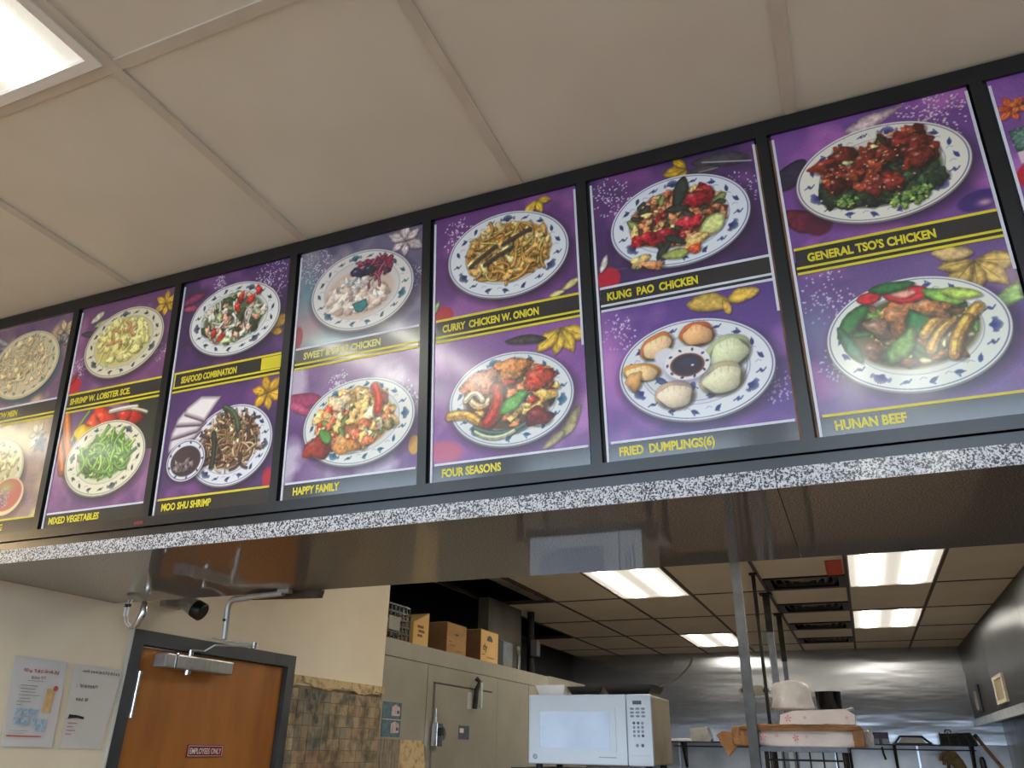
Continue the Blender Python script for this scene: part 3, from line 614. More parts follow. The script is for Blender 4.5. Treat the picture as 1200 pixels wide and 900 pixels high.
def art_sweet(p):
    p.bg(0, 300, (92, 84, 118), (120, 112, 140), (140, 134, 150)); p.bg(327, 660, (92, 58, 116), (136, 106, 150), (186, 172, 196))
    p.glow(40, 230, 60, 80, (190, 150, 150), 0.8); p.glow(120, 262, 110, 30, (60, 150, 150), 0.55); p.glow(30, 120, 30, 60, (70, 150, 156), 0.5)
    p.lily(310, 34, 52, (196, 184, 186), 6, 0.5, dark=0.6); p.dots(50, 50, 50, 130, (206, 206, 218)); p.dots(330, 140, 30, 90, (196, 196, 206)); p.ell(10, 240, 14, 30, 0, (150, 60, 76), soft=4)
    p.plate(190, 142, 147, 108, 0.06, (222, 216, 212), (30, 84, 104), 0.74, 0.3)
    p.ell(184, 152, 100, 66, 0, (206, 184, 168), soft=8)
    p.con = 0.4; p.tex = 0.35
    p.pile(176, 156, 86, 50, 70, [((212, 192, 178), 17, 0.6, 'm', 4), ((222, 208, 196), 16, 0.5, 'm', 2), ((190, 166, 150), 12, 0.5, 'm', 1)])
    p.con = 0.9; p.tex = 0.8
    p.pile(226, 92, 54, 26, 60, [((116, 34, 66), 13, 0.6, 'l', 3), ((150, 70, 96), 13, 0.35, 'n', 2), ((64, 34, 60), 11, 0.6, 'm', 1.6), ((186, 130, 146), 9, 0.5, 'c', 0.7)])
    p.chunk(176, 96, 22, 15, 0.3, (38, 36, 72)); p.chunk(212, 92, 16, 12, 0.3, (28, 44, 66)); p.poly([(166, 178), (206, 170), (212, 190), (194, 206), (176, 200)], (28, 108, 112), shade=5)
    p.con = 0.5; p.pile(170, 122, 40, 14, 12, [((196, 190, 186), 13, 0.5, 'c', 1)])
    p.leaf(38, 410, 60, 0.1, (150, 58, 96), 0.3); p.leaf(34, 430, 46, 0.5, (176, 76, 112), 0.24); p.dots(140, 380, 28, 80); p.dots(330, 440, 30, 80); p.ell(350, 560, 14, 22, 0, (206, 152, 60), soft=3)
    p.plate(199, 484, 150, 104, -0.02, (226, 226, 220), (28, 84, 120), 0.74, 0.0)
    p.ell(190, 482, 104, 70, 0, (170, 110, 62), soft=8)
    p.con = 0.8; p.tex = 0.8
    p.pile(190, 478, 104, 68, 130, [((216, 178, 110), 17, 0.7, 'c', 4), ((200, 110, 72), 16, 0.65, 'c', 2.4), ((228, 206, 160), 14, 0.6, 'c', 2.2), ((196, 52, 34), 13, 0.6, 'c', 1.4), ((120, 140, 70), 13, 0.5, 'l', 1.0)])
    p.chunk(92, 536, 38, 27, 0.1, (140, 44, 28), 0.3); p.chunk(170, 540, 40, 18, 0.1, (206, 140, 70)); p.chunk(238, 470, 22, 14, 0, (238, 230, 190)); p.chunk(150, 432, 28, 18, -0.4, (230, 204, 160)); p.leaf(112, 510, 24, 0.8, (84, 132, 60), 0.5)
    p.noodle(250, 436, 60, 20, 1.4, (214, 60, 34), 0.2)
def art_curry(p):
    p.bg(0, 300, (92, 50, 112), (112, 62, 130), (140, 84, 150)); p.bg(327, 660, (110, 70, 136), (140, 88, 158), (176, 120, 182))
    p.dots(66, 60, 44, 110); p.lily(262, 12, 44, (216, 178, 54), 3, 0.2, 3.0); p.ell(26, 258, 26, 20, 0.2, (176, 30, 52), soft=3); p.leaf(8, 236, 18, -1.2, (150, 170, 110)); p.leaf(336, 246, 24, -0.5, (196, 190, 120), 0.3); p.leaf(304, 262, 20, -0.2, (200, 190, 130), 0.3)
    p.plate(187, 135, 149, 109, 0.08, (222, 226, 230), (36, 50, 92), 0.70, 0.5)
    p.ell(190, 130, 106, 76, 0.05, (176, 128, 58), soft=6)
    p.pile(190, 128, 98, 70, 170, [((204, 160, 88), 15, 0.6, 'm', 4), ((188, 136, 60), 14, 0.4, 'n', 3), ((214, 186, 120), 16, 0.55, 'c', 1.8), ((150, 100, 48), 10, 0.6, 'm', 1.2), ((222, 196, 96), 13, 0.28, 'n', 1.6)])
    for x, y, L, g in ((128, 128, 74, -0.55), (166, 136, 74, -0.4), (212, 96, 70, -0.35)): p.noodle(x, y, L, 9, g, (58, 52, 46), 0.05)
    p.lily(308, 344, 62, (210, 174, 66), 4, 0.5, 2.6); p.leaf(228, 358, 50, 0.1, (70, 62, 66), 0.2); p.leaf(322, 556, 40, -1.0, (196, 184, 120), 0.28); p.leaf(284, 590, 30, -0.6, (190, 176, 116), 0.28); p.ell(32, 586, 46, 24, 0.1, (196, 92, 118), 0.8, soft=10)
    p.plate(188, 486, 143, 105, 0.02, (222, 224, 224), (30, 84, 124), 0.76, 0.2)
    p.ell(186, 484, 104, 72, 0, (90, 66, 52), soft=8)
    p.pile(196, 480, 98, 66, 90, [((196, 120, 72), 16, 0.7, 'c', 3), ((178, 56, 36), 14, 0.6, 'c', 2.0), ((222, 176, 96), 12, 0.6, 'c', 2), ((70, 116, 56), 16, 0.5, 'l', 1.6), ((52, 40, 40), 13, 0.6, 'm', 1.6), ((224, 214, 196), 10, 0.5, 'c', 1)])
    p.chunk(118, 444, 42, 32, -0.3, (206, 136, 110), 0.2); p.chunk(196, 418, 38, 24, 0, (204, 132, 72), 0.3); p.noodle(116, 482, 58, 15, 0.2, (232, 190, 140), -0.8); p.noodle(104, 470, 40, 12, 0.1, (238, 214, 180), 0.8); p.noodle(84, 516, 80, 18, 0.35, (224, 160, 72), 0.3)
    p.noodle(150, 500, 80, 26, 1.9, (176, 44, 28), 0.3); p.leaf(196, 496, 40, -0.6, (92, 158, 74), 0.35); p.noodle(170, 552, 130, 12, 0.0, (70, 96, 90), -0.3); p.noodle(150, 562, 90, 9, 0.1, (190, 196, 160), -0.3)
    p.chunk(252, 536, 30, 20, 0.2, (110, 30, 30), 0.3); p.chunk(270, 490, 24, 13, 0.2, (226, 180, 90)); p.chunk(254, 452, 34, 22, -0.3, (190, 70, 50), 0.3)
def art_kungpao(p):
    p.bg(0, 300, *DPUR); p.bg(327, 660, (80, 54, 126), (98, 66, 142), (128, 88, 160))
    p.dots(48, 50, 46, 100); p.dots(322, 110, 40, 60); p.leaf(286, 26, 62, 0.15, (62, 60, 70), 0.25); p.leaf(250, 40, 30, 0.1, (70, 66, 76), 0.3); p.line([(250, 22), (348, 46)], 3, (170, 170, 176)); p.line([(240, 44), (280, 44)], 1.5, (180, 180, 180)); p.lily(216, 26, 48, (222, 178, 40), 3, 2.2, 2.6)
    p.ell(28, 252, 26, 27, 0, (180, 24, 50), soft=3); p.leaf(20, 214, 22, -1.2, (200, 200, 190), 0.3); p.line([(30, 232), (70, 236)], 1.5, (120, 90, 100))
    p.plate(187, 147, 146, 106, -0.02, (224, 230, 238), (44, 52, 106), 0.72, 0.5)
    p.ell(184, 142, 100, 68, 0, (108, 60, 44), soft=8)
    p.pile(184, 138, 100, 66, 170, [((196, 132, 84), 9, 0.75, 'c', 5), ((172, 96, 64), 9, 0.75, 'c', 3), ((150, 30, 38), 16, 0.7, 'c', 1.6), ((208, 176, 110), 12, 0.6, 'c', 1.4), ((54, 66, 54), 16, 0.5, 'l', 1.1), ((220, 190, 130), 8, 0.6, 'c', 1.5), ((132, 140, 78), 14, 0.5, 'l', 0.8)])
    for x, y, a, c in ((118, 176, 26, (170, 22, 40)), (158, 176, 24, (160, 26, 40)), (226, 106, 30, (158, 24, 38)), (96, 182, 15, (176, 22, 40)), (210, 158, 26, (196, 44, 60))): p.chunk(x, y, a, a*0.62, 0.1, c, 0.45)
    for x, y, r, g in ((196, 84, 42, -1.25), (150, 212, 26, -0.9), (176, 192, 26, 0.5), (186, 120, 26, 0.1)): p.leaf(x, y, r, g, (44, 54, 48), 0.32)
    p.leaf(252, 178, 36, -0.7, (196, 200, 130), 0.5); p.chunk(218, 202, 26, 13, -0.3, (214, 182, 110)); p.chunk(98, 226, 22, 13, -0.5, (222, 186, 120)); p.chunk(124, 240, 24, 10, 0.3, (210, 140, 90)); p.leaf(174, 226, 30, 0.0, (156, 164, 84), 0.35); p.chunk(214, 222, 14, 11, 0, (206, 86, 50))
    p.dots(42, 380, 36, 70); p.dots(330, 540, 34, 70, (180, 170, 206)); p.glow(10, 450, 46, 110, (210, 140, 206), 0.8)  # pinkish glow at the left edge is glare painted into the print
    p.leaf(228, 350, 44, 0.12, (190, 156, 74), 0.42); p.leaf(296, 346, 32, -0.15, (206, 168, 66), 0.42); p.leaf(262, 366, 18, 1.3, (196, 156, 70), 0.4)
    p.plate(187, 484, 150, 105, 0.05, (226, 228, 232), (42, 52, 112), 0.70, 0.55)
    p.ring(187, 482, 100, 68, 0.05, 0.7, (96, 84, 120), 0.7)
    for x, y in ((128, 446), (160, 520), (178, 522), (216, 540), (120, 500)): p.ell(x, y, 12, 7, x, (50, 60, 116), 0.8); p.line([(x-12, y+3), (x, y-5), (x+12, y+4)], 2, (50, 60, 116))
    def dump(x, y, a, b, g, col, edge):
        p.chunk(x, y, a, b, g, edge, 0.1, 0.05, 0.75); p.chunk(x+1, y+3, a*0.86, b*0.80, g, col, 0.25, 0.06, 0.82)
        for k in range(5): p.line([(x-a*.7+k*a*.35, y-b*.7), (x-a*.6+k*a*.3, y-b*.3)], 1.2, np.asarray(edge)*0.9, 0.5)
    p.tex = 0.12
    dump(117, 424, 36, 25, -0.5, (232, 196, 152), (196, 116, 58)); p.ell(130, 446, 20, 13, -0.4, (222, 220, 224), soft=3)
    dump(199, 412, 34, 26, 0.1, (222, 170, 116), (186, 96, 48)); dump(254, 460, 42, 35, -0.3, (204, 208, 168), (166, 172, 130)); dump(237, 512, 42, 33, -0.2, (214, 208, 172), (176, 164, 130))
    dump(144, 532, 38, 29, 0.1, (222, 204, 176), (186, 158, 130)); dump(82, 474, 38, 19, 0.15, (236, 200, 140), (206, 140, 66)); p.chunk(66, 492, 16, 20, 0.1, (214, 160, 96), 0.2)
    p.ell(176, 478, 46, 37, 0, (90, 84, 120), 0.4, soft=10); p.ell(174, 470, 45, 35, 0, (232, 230, 228)); p.ell(174, 474, 33, 24, 0, (58, 46, 62), soft=2); p.ring(174, 474, 32, 23, 0, 1.8, (136, 72, 50), 0.8); p.glow(176, 468, 18, 9, (60, 74, 104), 0.6)
    for i in range(10): p.ell(174+39*math.cos(i*.63), 471+29.5*math.sin(i*.63), 3.6, 2.4, i, (50, 62, 112))
    p.ell(184, 476, 3, 2, 0, (220, 220, 220))
def art_tso(p):
    p.bg(0, 300, (94, 56, 124), (122, 74, 150), (166, 98, 174)); p.bg(327, 660, (94, 70, 130), (114, 84, 144), (150, 98, 158))
    p.poly([(136, 30), (150, 52), (180, 46), (226, 20), (250, 4), (180, 6)], (196, 170, 176), shade=10); p.dots(290, 46, 62, 190, (226, 210, 206)); p.leaf(22, 104, 46, -0.7, (44, 36, 58), 0.45); p.leaf(30, 210, 42, 0.6, (96, 24, 48), 0.5); p.ell(60, 226, 26, 26, 0, (86, 22, 50), soft=6); p.ell(332, 246, 36, 20, -0.2, (58, 34, 108), soft=4); p.glow(340, 252, 12, 7, (226, 180, 180), 0.8)
    p.plate(186, 141, 154, 105, -0.04, (230, 226, 212), (50, 56, 120), 0.72, 0.75)
    p.ell(184, 148, 106, 68, 0, (34, 50, 36), soft=8)
    p.pile(184, 160, 104, 50, 150, [((36, 56, 40), 15, 0.8, 'm', 4), ((46, 74, 44), 10, 0.8, 'm', 3), ((26, 42, 36), 16, 0.7, 'm', 2)])
    for x, y, r in ((118, 190, 13), (222, 214, 20), (246, 200, 12)): p.pile(x, y, r*1.5, r*.8, 22, [((108, 144, 66), 6, 0.8, 'm', 1), ((150, 180, 96), 4, 0.8, 'm', 0.7)])
    for cx, cy, a, b, n in ((138, 112, 54, 34, 34), (236, 92, 46, 30, 28), (116, 138, 34, 20, 14), (180, 168, 34, 14, 12), (258, 124, 30, 14, 9)):
        p.pile(cx, cy, a, b, n, [((116, 38, 26), 20, 0.7, 'c', 4), ((158, 66, 38), 15, 0.7, 'c', 3), ((78, 22, 18), 16, 0.7, 'c', 2.4), ((206, 130, 86), 7, 0.6, 'c', 0.9)])
    p.dots(170, 120, 90, 60, (226, 190, 150)); p.leaf(200, 74, 20, 1.2, (40, 56, 36), 0.2); p.chunk(132, 106, 10, 5, 0.3, (170, 190, 130)); p.chunk(184, 82, 8, 4, 0.3, (180, 200, 140))
    p.dots(52, 384, 50, 90, (214, 206, 226)); p.dots(46, 520, 30, 50, (200, 196, 222)); p.glow(26, 440, 34, 46, (110, 130, 160), 0.6)
    p.lily(300, 362, 62, (206, 172, 90), 5, 0.2, 3.6); p.leaf(270, 340, 34, 0.2, (196, 166, 110), 0.4)
    p.poly([(310, 442), (359, 412), (359, 448), (316, 470)], (150, 196, 110), shade=6); p.glow(350, 400, 26, 40, (220, 190, 170), 0.5)
    p.plate(186, 482, 147, 108, -0.02, (228, 230, 218), (46, 60, 126), 0.72, 0.1)
    p.ell(182, 478, 104, 70, 0, (90, 82, 52), soft=8)
    p.pile(182, 476, 98, 64, 110, [((136, 92, 54), 16, 0.6, 'c', 3), ((96, 140, 66), 18, 0.45, 'l', 2.6), ((190, 150, 88), 13, 0.5, 'c', 1.8), ((44, 92, 50), 20, 0.4, 'l', 2.2), ((70, 48, 38), 13, 0.6, 'm', 1.4), ((186, 190, 130), 14, 0.4, 'l', 1.3)])
    p.leaf(88, 440, 44, -0.8, (46, 116, 56), 0.3); p.leaf(76, 486, 42, 1.2, (44, 110, 76), 0.25); p.leaf(196, 460, 48, -0.2, (44, 124, 66), 0.45); p.leaf(160, 500, 40, -0.9, (112, 150, 78), 0.4)
    p.leaf(122, 400, 22, -0.1, (186, 26, 40), 0.5); p.leaf(184, 404, 40, 0.1, (206, 36, 50), 0.42); p.leaf(178, 402, 22, 0.1, (226, 150, 130), 0.35); p.leaf(162, 386, 40, 0.0, (40, 104, 50), 0.25); p.leaf(240, 420, 36, 0.5, (130, 178, 74), 0.35); p.leaf(268, 420, 34, 0.3, (172, 196, 86), 0.3)
    for x, y, L, g in ((262, 486, 88, -1.0), (222, 490, 66, -0.9), (250, 500, 70, -1.1), (216, 470, 50, -0.7)): p.noodle(x, y, L, 16, g, (214, 156, 62), 0.15)
    p.chunk(130, 462, 26, 17, 1.0, (120, 96, 74), 0.5); p.chunk(160, 448, 18, 34, 0.1, (172, 112, 66), 0.4); p.chunk(218, 440, 34, 16, 0.4, (168, 110, 62), 0.4)
def art_last(p):
    p.bg(0, 320, (110, 70, 140), (140, 84, 166), (176, 110, 190)); p.bg(320, 660, (92, 70, 142), (112, 84, 158), (146, 96, 168))
    p.lily(26, 72, 26, (230, 100, 50), 6, 0.3); p.lily(38, 66, 20, (236, 120, 60), 5, 0.9); p.noodle(64, 54, 40, 5, -0.5, (90, 50, 60), 0)
    p.poly([(12, 118), (359, 60), (359, 120), (16, 166)], (70, 104, 90), shade=8); p.dots(40, 142, 26, 90, (120, 160, 140)); p.poly([(16, 166), (359, 120), (359, 140), (18, 190)], (226, 196, 206))
    p.plate(200, 190, 150, 90, 0, (228, 226, 222)); p.ell(40, 218, 36, 30, 0, (190, 24, 48), soft=3); p.pile(200, 188, 100, 50, 80, [((190, 60, 50), 16, 0.6, 'c', 2), ((216, 170, 110), 14, 0.6, 'c', 2), ((70, 110, 60), 14, 0.5, 'l', 1)])
    p.plate(187, 482, 147, 105, 0); p.pile(187, 478, 96, 62, 90, [((196, 140, 80), 16, 0.6, 'c', 2), ((160, 60, 40), 14, 0.6, 'c', 1), ((90, 130, 60), 14, 0.5, 'l', 1)])

FONT = None
def text_mesh(txt, cap, width, bold=0.042):
    cu = bpy.data.curves.new('lettering', 'FONT'); cu.body = txt; cu.size = 1.0; cu.offset = bold; cu.resolution_u = 3
    o = bpy.data.objects.new('lettering', cu); COL.objects.link(o)
    bpy.context.view_layer.update()
    dg = bpy.context.evaluated_depsgraph_get(); me = bpy.data.meshes.new_from_object(o.evaluated_get(dg))
    bpy.data.objects.remove(o, do_unlink=True)
    xs = [v.co.x for v in me.vertices]; ys = [v.co.y for v in me.vertices]; x0, x1 = min(xs), max(xs)
    sx = width/(x1-x0); sy = cap/0.727
    vs = [((v.co.x-x0)*sx, v.co.y*sy) for v in me.vertices]; fs = [list(p.vertices) for p in me.polygons]
    bpy.data.meshes.remove(me); return vs, fs
def vcol_mat():
    m = bpy.data.materials.new('printed_picture'); m.use_nodes = True; nt = m.node_tree; b = nt.nodes['Principled BSDF']
    a = nt.nodes.new('ShaderNodeVertexColor'); a.layer_name = 'print'; nt.links.new(a.outputs[0], b.inputs['Base Color'])
    b.inputs['Roughness'].default_value = 0.30; b.inputs['Coat Weight'].default_value = 1.0; b.inputs['Coat Roughness'].default_value = 0.14; b.inputs['Coat IOR'].default_value = 1.5
    tc = nt.nodes.new('ShaderNodeTexCoord'); no = nt.nodes.new('ShaderNodeTexNoise'); no.inputs['Scale'].default_value = 5; no.inputs['Detail'].default_value = 2
    bp = nt.nodes.new('ShaderNodeBump'); bp.inputs['Strength'].default_value = 0.10; bp.inputs['Distance'].default_value = 0.01
    nt.links.new(tc.outputs['Object'], no.inputs['Vector']); nt.links.new(no.outputs['Fac'], bp.inputs['Height']); nt.links.new(bp.outputs[0], b.inputs['Coat Normal'])
    return m
M['print'] = vcol_mat()
# name of art, top caption (text, width), bottom caption, top-line colour, double-line colour, bottom-line colour, label
Y_, W_ = 'yellow', 'whiteline'
PANELS = [
 (art_chowmein, ('CHOW MEIN', 92, 104), ('YOUNG', 166, 68), W_, Y_, Y_, 'faded yellowish menu sign at the far left edge, captions partly cut off', 2.0),
 (art_lobster, ('SHRIMP W. LOBSTER SCE.', 19, 228), ('MIXED VEGETABLES', 22, 184), Y_, Y_, W_, 'purple menu sign with shrimp in lobster sauce above mixed green vegetables', 1.8),
 (art_seafood, ('SEAFOOD COMBINATION', 34, 184), ('MOO SHU SHRIMP', 26, 158), Y_, Y_, Y_, 'purple menu sign with seafood combination above moo shu shrimp', 1.6),
 (art_sweet, ('SWEET & SOUR CHICKEN', 33, 220), ('HAPPY FAMILY', 33, 128), W_, Y_, W_, 'purple menu sign with faded sweet and sour chicken above happy family', 1.6),
 (art_curry, ('CURRY  CHICKEN W. ONION', 25, 236), ('FOUR SEASONS', 28, 138), Y_, Y_, W_, 'purple menu sign with curry chicken and onion above four seasons', 1.5),
 (art_kungpao, ('KUNG  PAO  CHICKEN', 23, 190), ('FRIED  DUMPLINGS(6)', 26, 184), W_, W_, W_, 'purple menu sign with kung pao chicken above six fried dumplings', 1.4),
 (art_tso, ("GENERAL TSO'S CHICKEN", 30, 222), ('HUNAN BEEF', 28, 116), Y_, Y_, Y_, 'purple menu sign with general tso chicken above hunan beef', 1.4),
 (art_last, None, None, Y_, Y_, Y_, 'purple menu sign cut by the right edge with an orange flower in its corner', 2.0)]
for k, (fn, cap1, cap2, l1, l2, l3, lab, res) in enumerate(PANELS):
    x0 = (k-1)*PITCH
    p = Paint(res, 11+k); fn(p)
    p.im = np.clip(p.im, 0, 255)
    t = thing('menu_sign', lab, 'menu sign', SG(x0+PW/2, 0, 0), 'purple picture panels of the menu board')
    org = world_of(t)
    X = p.X/1000.0; V = PH-p.Y/1000.0
    co = np.zeros((p.ny, p.nx, 3)); base = SG(x0, 0, 0.004)-org
    for i in range(3): co[..., i] = base[i]+V*UP[i]+(X if i == 0 else 0)
    idx = np.arange(p.nx*p.ny).reshape(p.ny, p.nx); F = np.stack([idx[1:, :-1], idx[1:, 1:], idx[:-1, 1:], idx[:-1, :-1]], -1).reshape(-1, 4)
    me = bpy.data.meshes.new('print'); me.vertices.add(p.nx*p.ny); me.vertices.foreach_set('co', co.reshape(-1))
    me.loops.add(F.size); me.loops.foreach_set('vertex_index', F.reshape(-1).astype(np.int32))
    me.polygons.add(len(F)); me.polygons.foreach_set('loop_start', np.arange(0, F.size, 4, dtype=np.int32))
    try: me.polygons.foreach_set('loop_total', np.full(len(F), 4, dtype=np.int32))
    except Exception: pass
    me.update(calc_edges=True)
    ca = me.color_attributes.new('print', 'FLOAT_COLOR', 'POINT'); c4 = np.ones((p.ny, p.nx, 4)); c4[..., :3] = lin(p.im); ca.data.foreach_set('color', c4.reshape(-1))
    me.materials.append(M['print']); o = bpy.data.objects.new('print', me); COL.objects.link(o); o.parent = t
    part('backboard', sbox(MB(), x0+0.001, x0+PW-0.001, 0.001, PH-0.001, -0.004, 0.0035), M['strip'], t)
    part('edge_strip', sbox(MB(), x0, x0+0.005, 0.002, PH-0.012, 0.0042, 0.0065), M['strip'], t)
    if k in (4, 5, 6): part('edge_strip', sbox(MB(), x0+PW-0.005, x0+PW, 0.26, PH-0.01, 0.0042, 0.0065), M['strip'], t)
    if k in (5, 6): part('wood_strip', sbox(MB(), x0+PW+0.0002, x0+PW+0.0038, 0.002, PH-0.012, 0.0, 0.006) if k == 5 else sbox(MB(), x0-0.004, x0-0.0005, 0.002, PH-0.012, 0.0, 0.006), M['woodstrip'], t, 'worn brown edge strip')
    def strip(y0, y1, a, b, m, d, name='caption_line'):
        part(name, sbox(MB(), x0+a/1000, x0+b/1000, PH-y1/1000, PH-y0/1000, d, d+0.0006), M[m], t)
    band = 'caption_faded' if k == 3 else 'caption'
    strip(274, 313, 9, 359, band, 0.0042, 'caption_band'); strip(616, 653.4, 6, 359, band if k != 3 else 'caption', 0.0042, 'caption_band')
    if k < 7:
        strip(270, 275.5, 8, 356, l1, 0.005)
        strip(311.5, 316.5, 8, 356, l2, 0.005); strip(316.5, 323, 8, 356, 'caption', 0.0046); strip(323, 328.5, 8, 356, l2, 0.005)
        strip(611, 616, 10, 356, l3, 0.005)
    else: strip(270, 275.5, 8, 356, l1, 0.005)
    if k == 2:
        strip(277, 310, 296, 357, 'yellow', 0.005, 'yellow_block'); strip(276, 312, 9, 13, 'yellow', 0.005)
    for cap, yb in ((cap1, 303), (cap2, 642)):
        if not cap: continue
        txt, tx, tw = cap; vs, fs = text_mesh(txt, 0.0178, tw/1000)
        mb = MB().add([SG(x0+tx/1000+a, PH-yb/1000+b, 0.0054) for a, b in vs], fs)
        part('caption_lettering', mb, M['yellow_pale'] if (k == 3 and yb == 303) else M['yellow'], t)
part('sticker', sbox(MB(), 0.345, 0.375, -0.018, -0.010, 0.0142, 0.0150), M['redsign'], fr, 'tiny red scrap of tape')

# ================================================================== LEFT WALL: door and its fittings
XW = -0.244
dr = thing('door_1', '', 'door', (XW, 1.02, 0)); del dr['label']; del dr['category']; dr['kind'] = 'structure'
jm = MB().box(XW-0.12, XW+0.009, 0.587, 0.635, 0, 2.072).box(XW-0.12, XW+0.009, 1.413, 1.461, 0, 2.072).box(XW-0.12, XW+0.009, 0.635, 1.413, 2.026, 2.072)
part('door_frame', jm, M['doorframe'], dr)
lf = part('door_leaf', MB().box(XW-0.06, XW-0.012, 0.639, 1.409, 0.01, 2.022), M['doorwood'], dr)
part('stop_bead', MB().box(XW-0.011, XW-0.004, 0.635, 0.639, 0, 2.026).box(XW-0.011, XW-0.004, 0.639, 1.409, 2.0225, 2.026), M['rubber'], dr)
part('white_corner_edge', MB().box(XW+0.0, XW+0.010, 0.583, 0.587, 0, 2.074), M['corner'], dr, 'thin white edge strip')
hg = part('hinge', MB().tube([(XW+0.012, 0.642, 1.815), (XW+0.012, 0.642, 1.930)], 0.006), M['chrome'], dr)
part('hinge_pin', MB().tube([(XW+0.012, 0.642, 1.80), (XW+0.012, 0.642, 1.815)], 0.008).tube([(XW+0.012, 0.642, 1.93), (XW+0.012, 0.642, 1.942)], 0.008).tube([(XW+0.012, 0.642, 1.868), (XW+0.012, 0.642, 1.874)], 0.0085), M['chrome'], hg)
cl = thing('door_closer', 'silver overhead closer with jointed arm on the brown door', 'door closer', (XW, 0.9, 1.97))
part('closer_body', MB().box(XW-0.012, XW+0.045, 0.71, 1.045, 1.962, 2.008, 0.006), M['alu'], cl)
part('end_cap', MB().box(XW-0.012, XW+0.047, 0.752, 0.762, 1.960, 2.010, 0.002), M['chrome'], cl)
part('spindle', MB().tube([(XW+0.022, 0.84, 1.962), (XW+0.022, 0.84, 1.946)], 0.014, 14).tube([(XW+0.022, 0.84, 2.008), (XW+0.022, 0.84, 2.03)], 0.010, 12), M['chrome'], cl)
part('arm', MB().flat([(XW+0.022, 0.84, 2.030), (XW+0.045, 0.88, 2.030), (XW+0.07, 0.90, 2.052), (XW+0.16, 1.00, 2.056)], 0.016, 0.005), M['alu'], cl)
part('forearm', MB().flat([(XW+0.165, 1.01, 2.064), (XW+0.04, 0.965, 2.076), (XW+0.005, 0.955, 2.086)], 0.014, 0.005), M['alu'], cl)
part('elbow_joint', MB().tube([(XW+0.160, 1.005, 2.050), (XW+0.160, 1.005, 2.072)], 0.010, 12), M['chrome'], cl)
pl = thing('employees_sign', 'small maroon employees only sign screwed to the brown door', 'sign', (XW-0.012, 1.03, 1.685))
part('plaque', MB().box(XW-0.0125, XW-0.008, 0.940, 1.120, 1.684, 1.724), M['redsign'], pl)
part('border', MB().box(XW-0.008, XW-0.0072, 0.944, 1.116, 1.687, 1.6885).box(XW-0.008, XW-0.0072, 0.944, 1.116, 1.7195, 1.721).box(XW-0.008, XW-0.0072, 0.944, 0.9455, 1.6885, 1.7195).box(XW-0.008, XW-0.0072, 1.1145, 1.116, 1.6885, 1.7195), M['white'], pl)
vs, fs = text_mesh('EMPLOYEES ONLY', 0.0185, 0.158, 0.02)
part('lettering', MB().add([(XW-0.007, 0.951+a, 1.695+b) for a, b in vs], fs), M['white'], pl)

# wall panel edge and damaged tile patch right of the door
rnd = random.Random(5)
edge = [(1.462+i*0.0241, 1.958+0.008*rnd.random()+0.010*math.sin(i*0.5)) for i in range(31)]
mb = MB().prism([(1.462, 2.00)]+[(1.462, 1.955)]+edge[1:-1]+[(2.185, 1.962), (2.185, 2.00)], 0.012, lambda a, b, c: (XW+c, a, b)); part('plaster_edge', mb, M['plaster'], wall_left)
part('grout_bed', MB().box(XW-0.001, XW+0.002, 1.462, 2.185, 1.30, 1.962), M['grout'], wall_left)
tcols = [(172, 150, 114), (160, 136, 104), (150, 124, 96), (178, 158, 120), (140, 130, 108), (128, 124, 106), (154, 122, 98), (168, 148, 116)]
TM = [mat('old_tile_%s' % ('abcdefgh'[i]), rgb(*c), 0.6, spec=0.4, mix=rgb(*[v*0.60 for v in c]), scale=17, detail=10, lo=0.40, hi=0.66, bump=0.3, bscale=40) for i, c in enumerate(tcols)]
tw = 0.0482
for r in range(13):
    for c in range(15):
        y0 = 1.462+c*tw; z1 = 1.950-r*tw
        y1 = 2.184 if c == 14 else y0+tw
        d = 0.003+0.0012*rnd.random()
        f = 0.5+0.5*math.sin(c*0.9+1.3*math.sin(r*0.7))*math.cos(r*0.55-0.4)
        if r < 5 and 1 <= c <= 5: k = rnd.choice((4, 5, 5, 4, 2))
        elif r > 4 and 2 <= c <= 8: k = rnd.choice((6, 2, 1, 6))
        else: k = rnd.choice((0, 3, 7, 1, 4)) if f > 0.4 else rnd.choice((7, 1, 2))
        part('wall_tile', MB().box(XW+0.001, XW+0.002+d, y0+0.0012, y1-0.0012, z1-tw+0.0012, z1-0.0012), TM[k], wall_left)
part('stain', MB().prism([(1.56, 1.945), (1.60, 1.95), (1.635, 1.92), (1.66, 1.87), (1.67, 1.82), (1.64, 1.80), (1.62, 1.85), (1.59, 1.90)], 0.0012, lambda a, b, c: (XW+0.0072+c, a, b)), mat('dark_smear', rgb(74, 80, 74), 0.8, mix=rgb(120, 112, 92), scale=40, lo=0.45, hi=0.6), wall_left, 'dark grey smear across the old tiles')

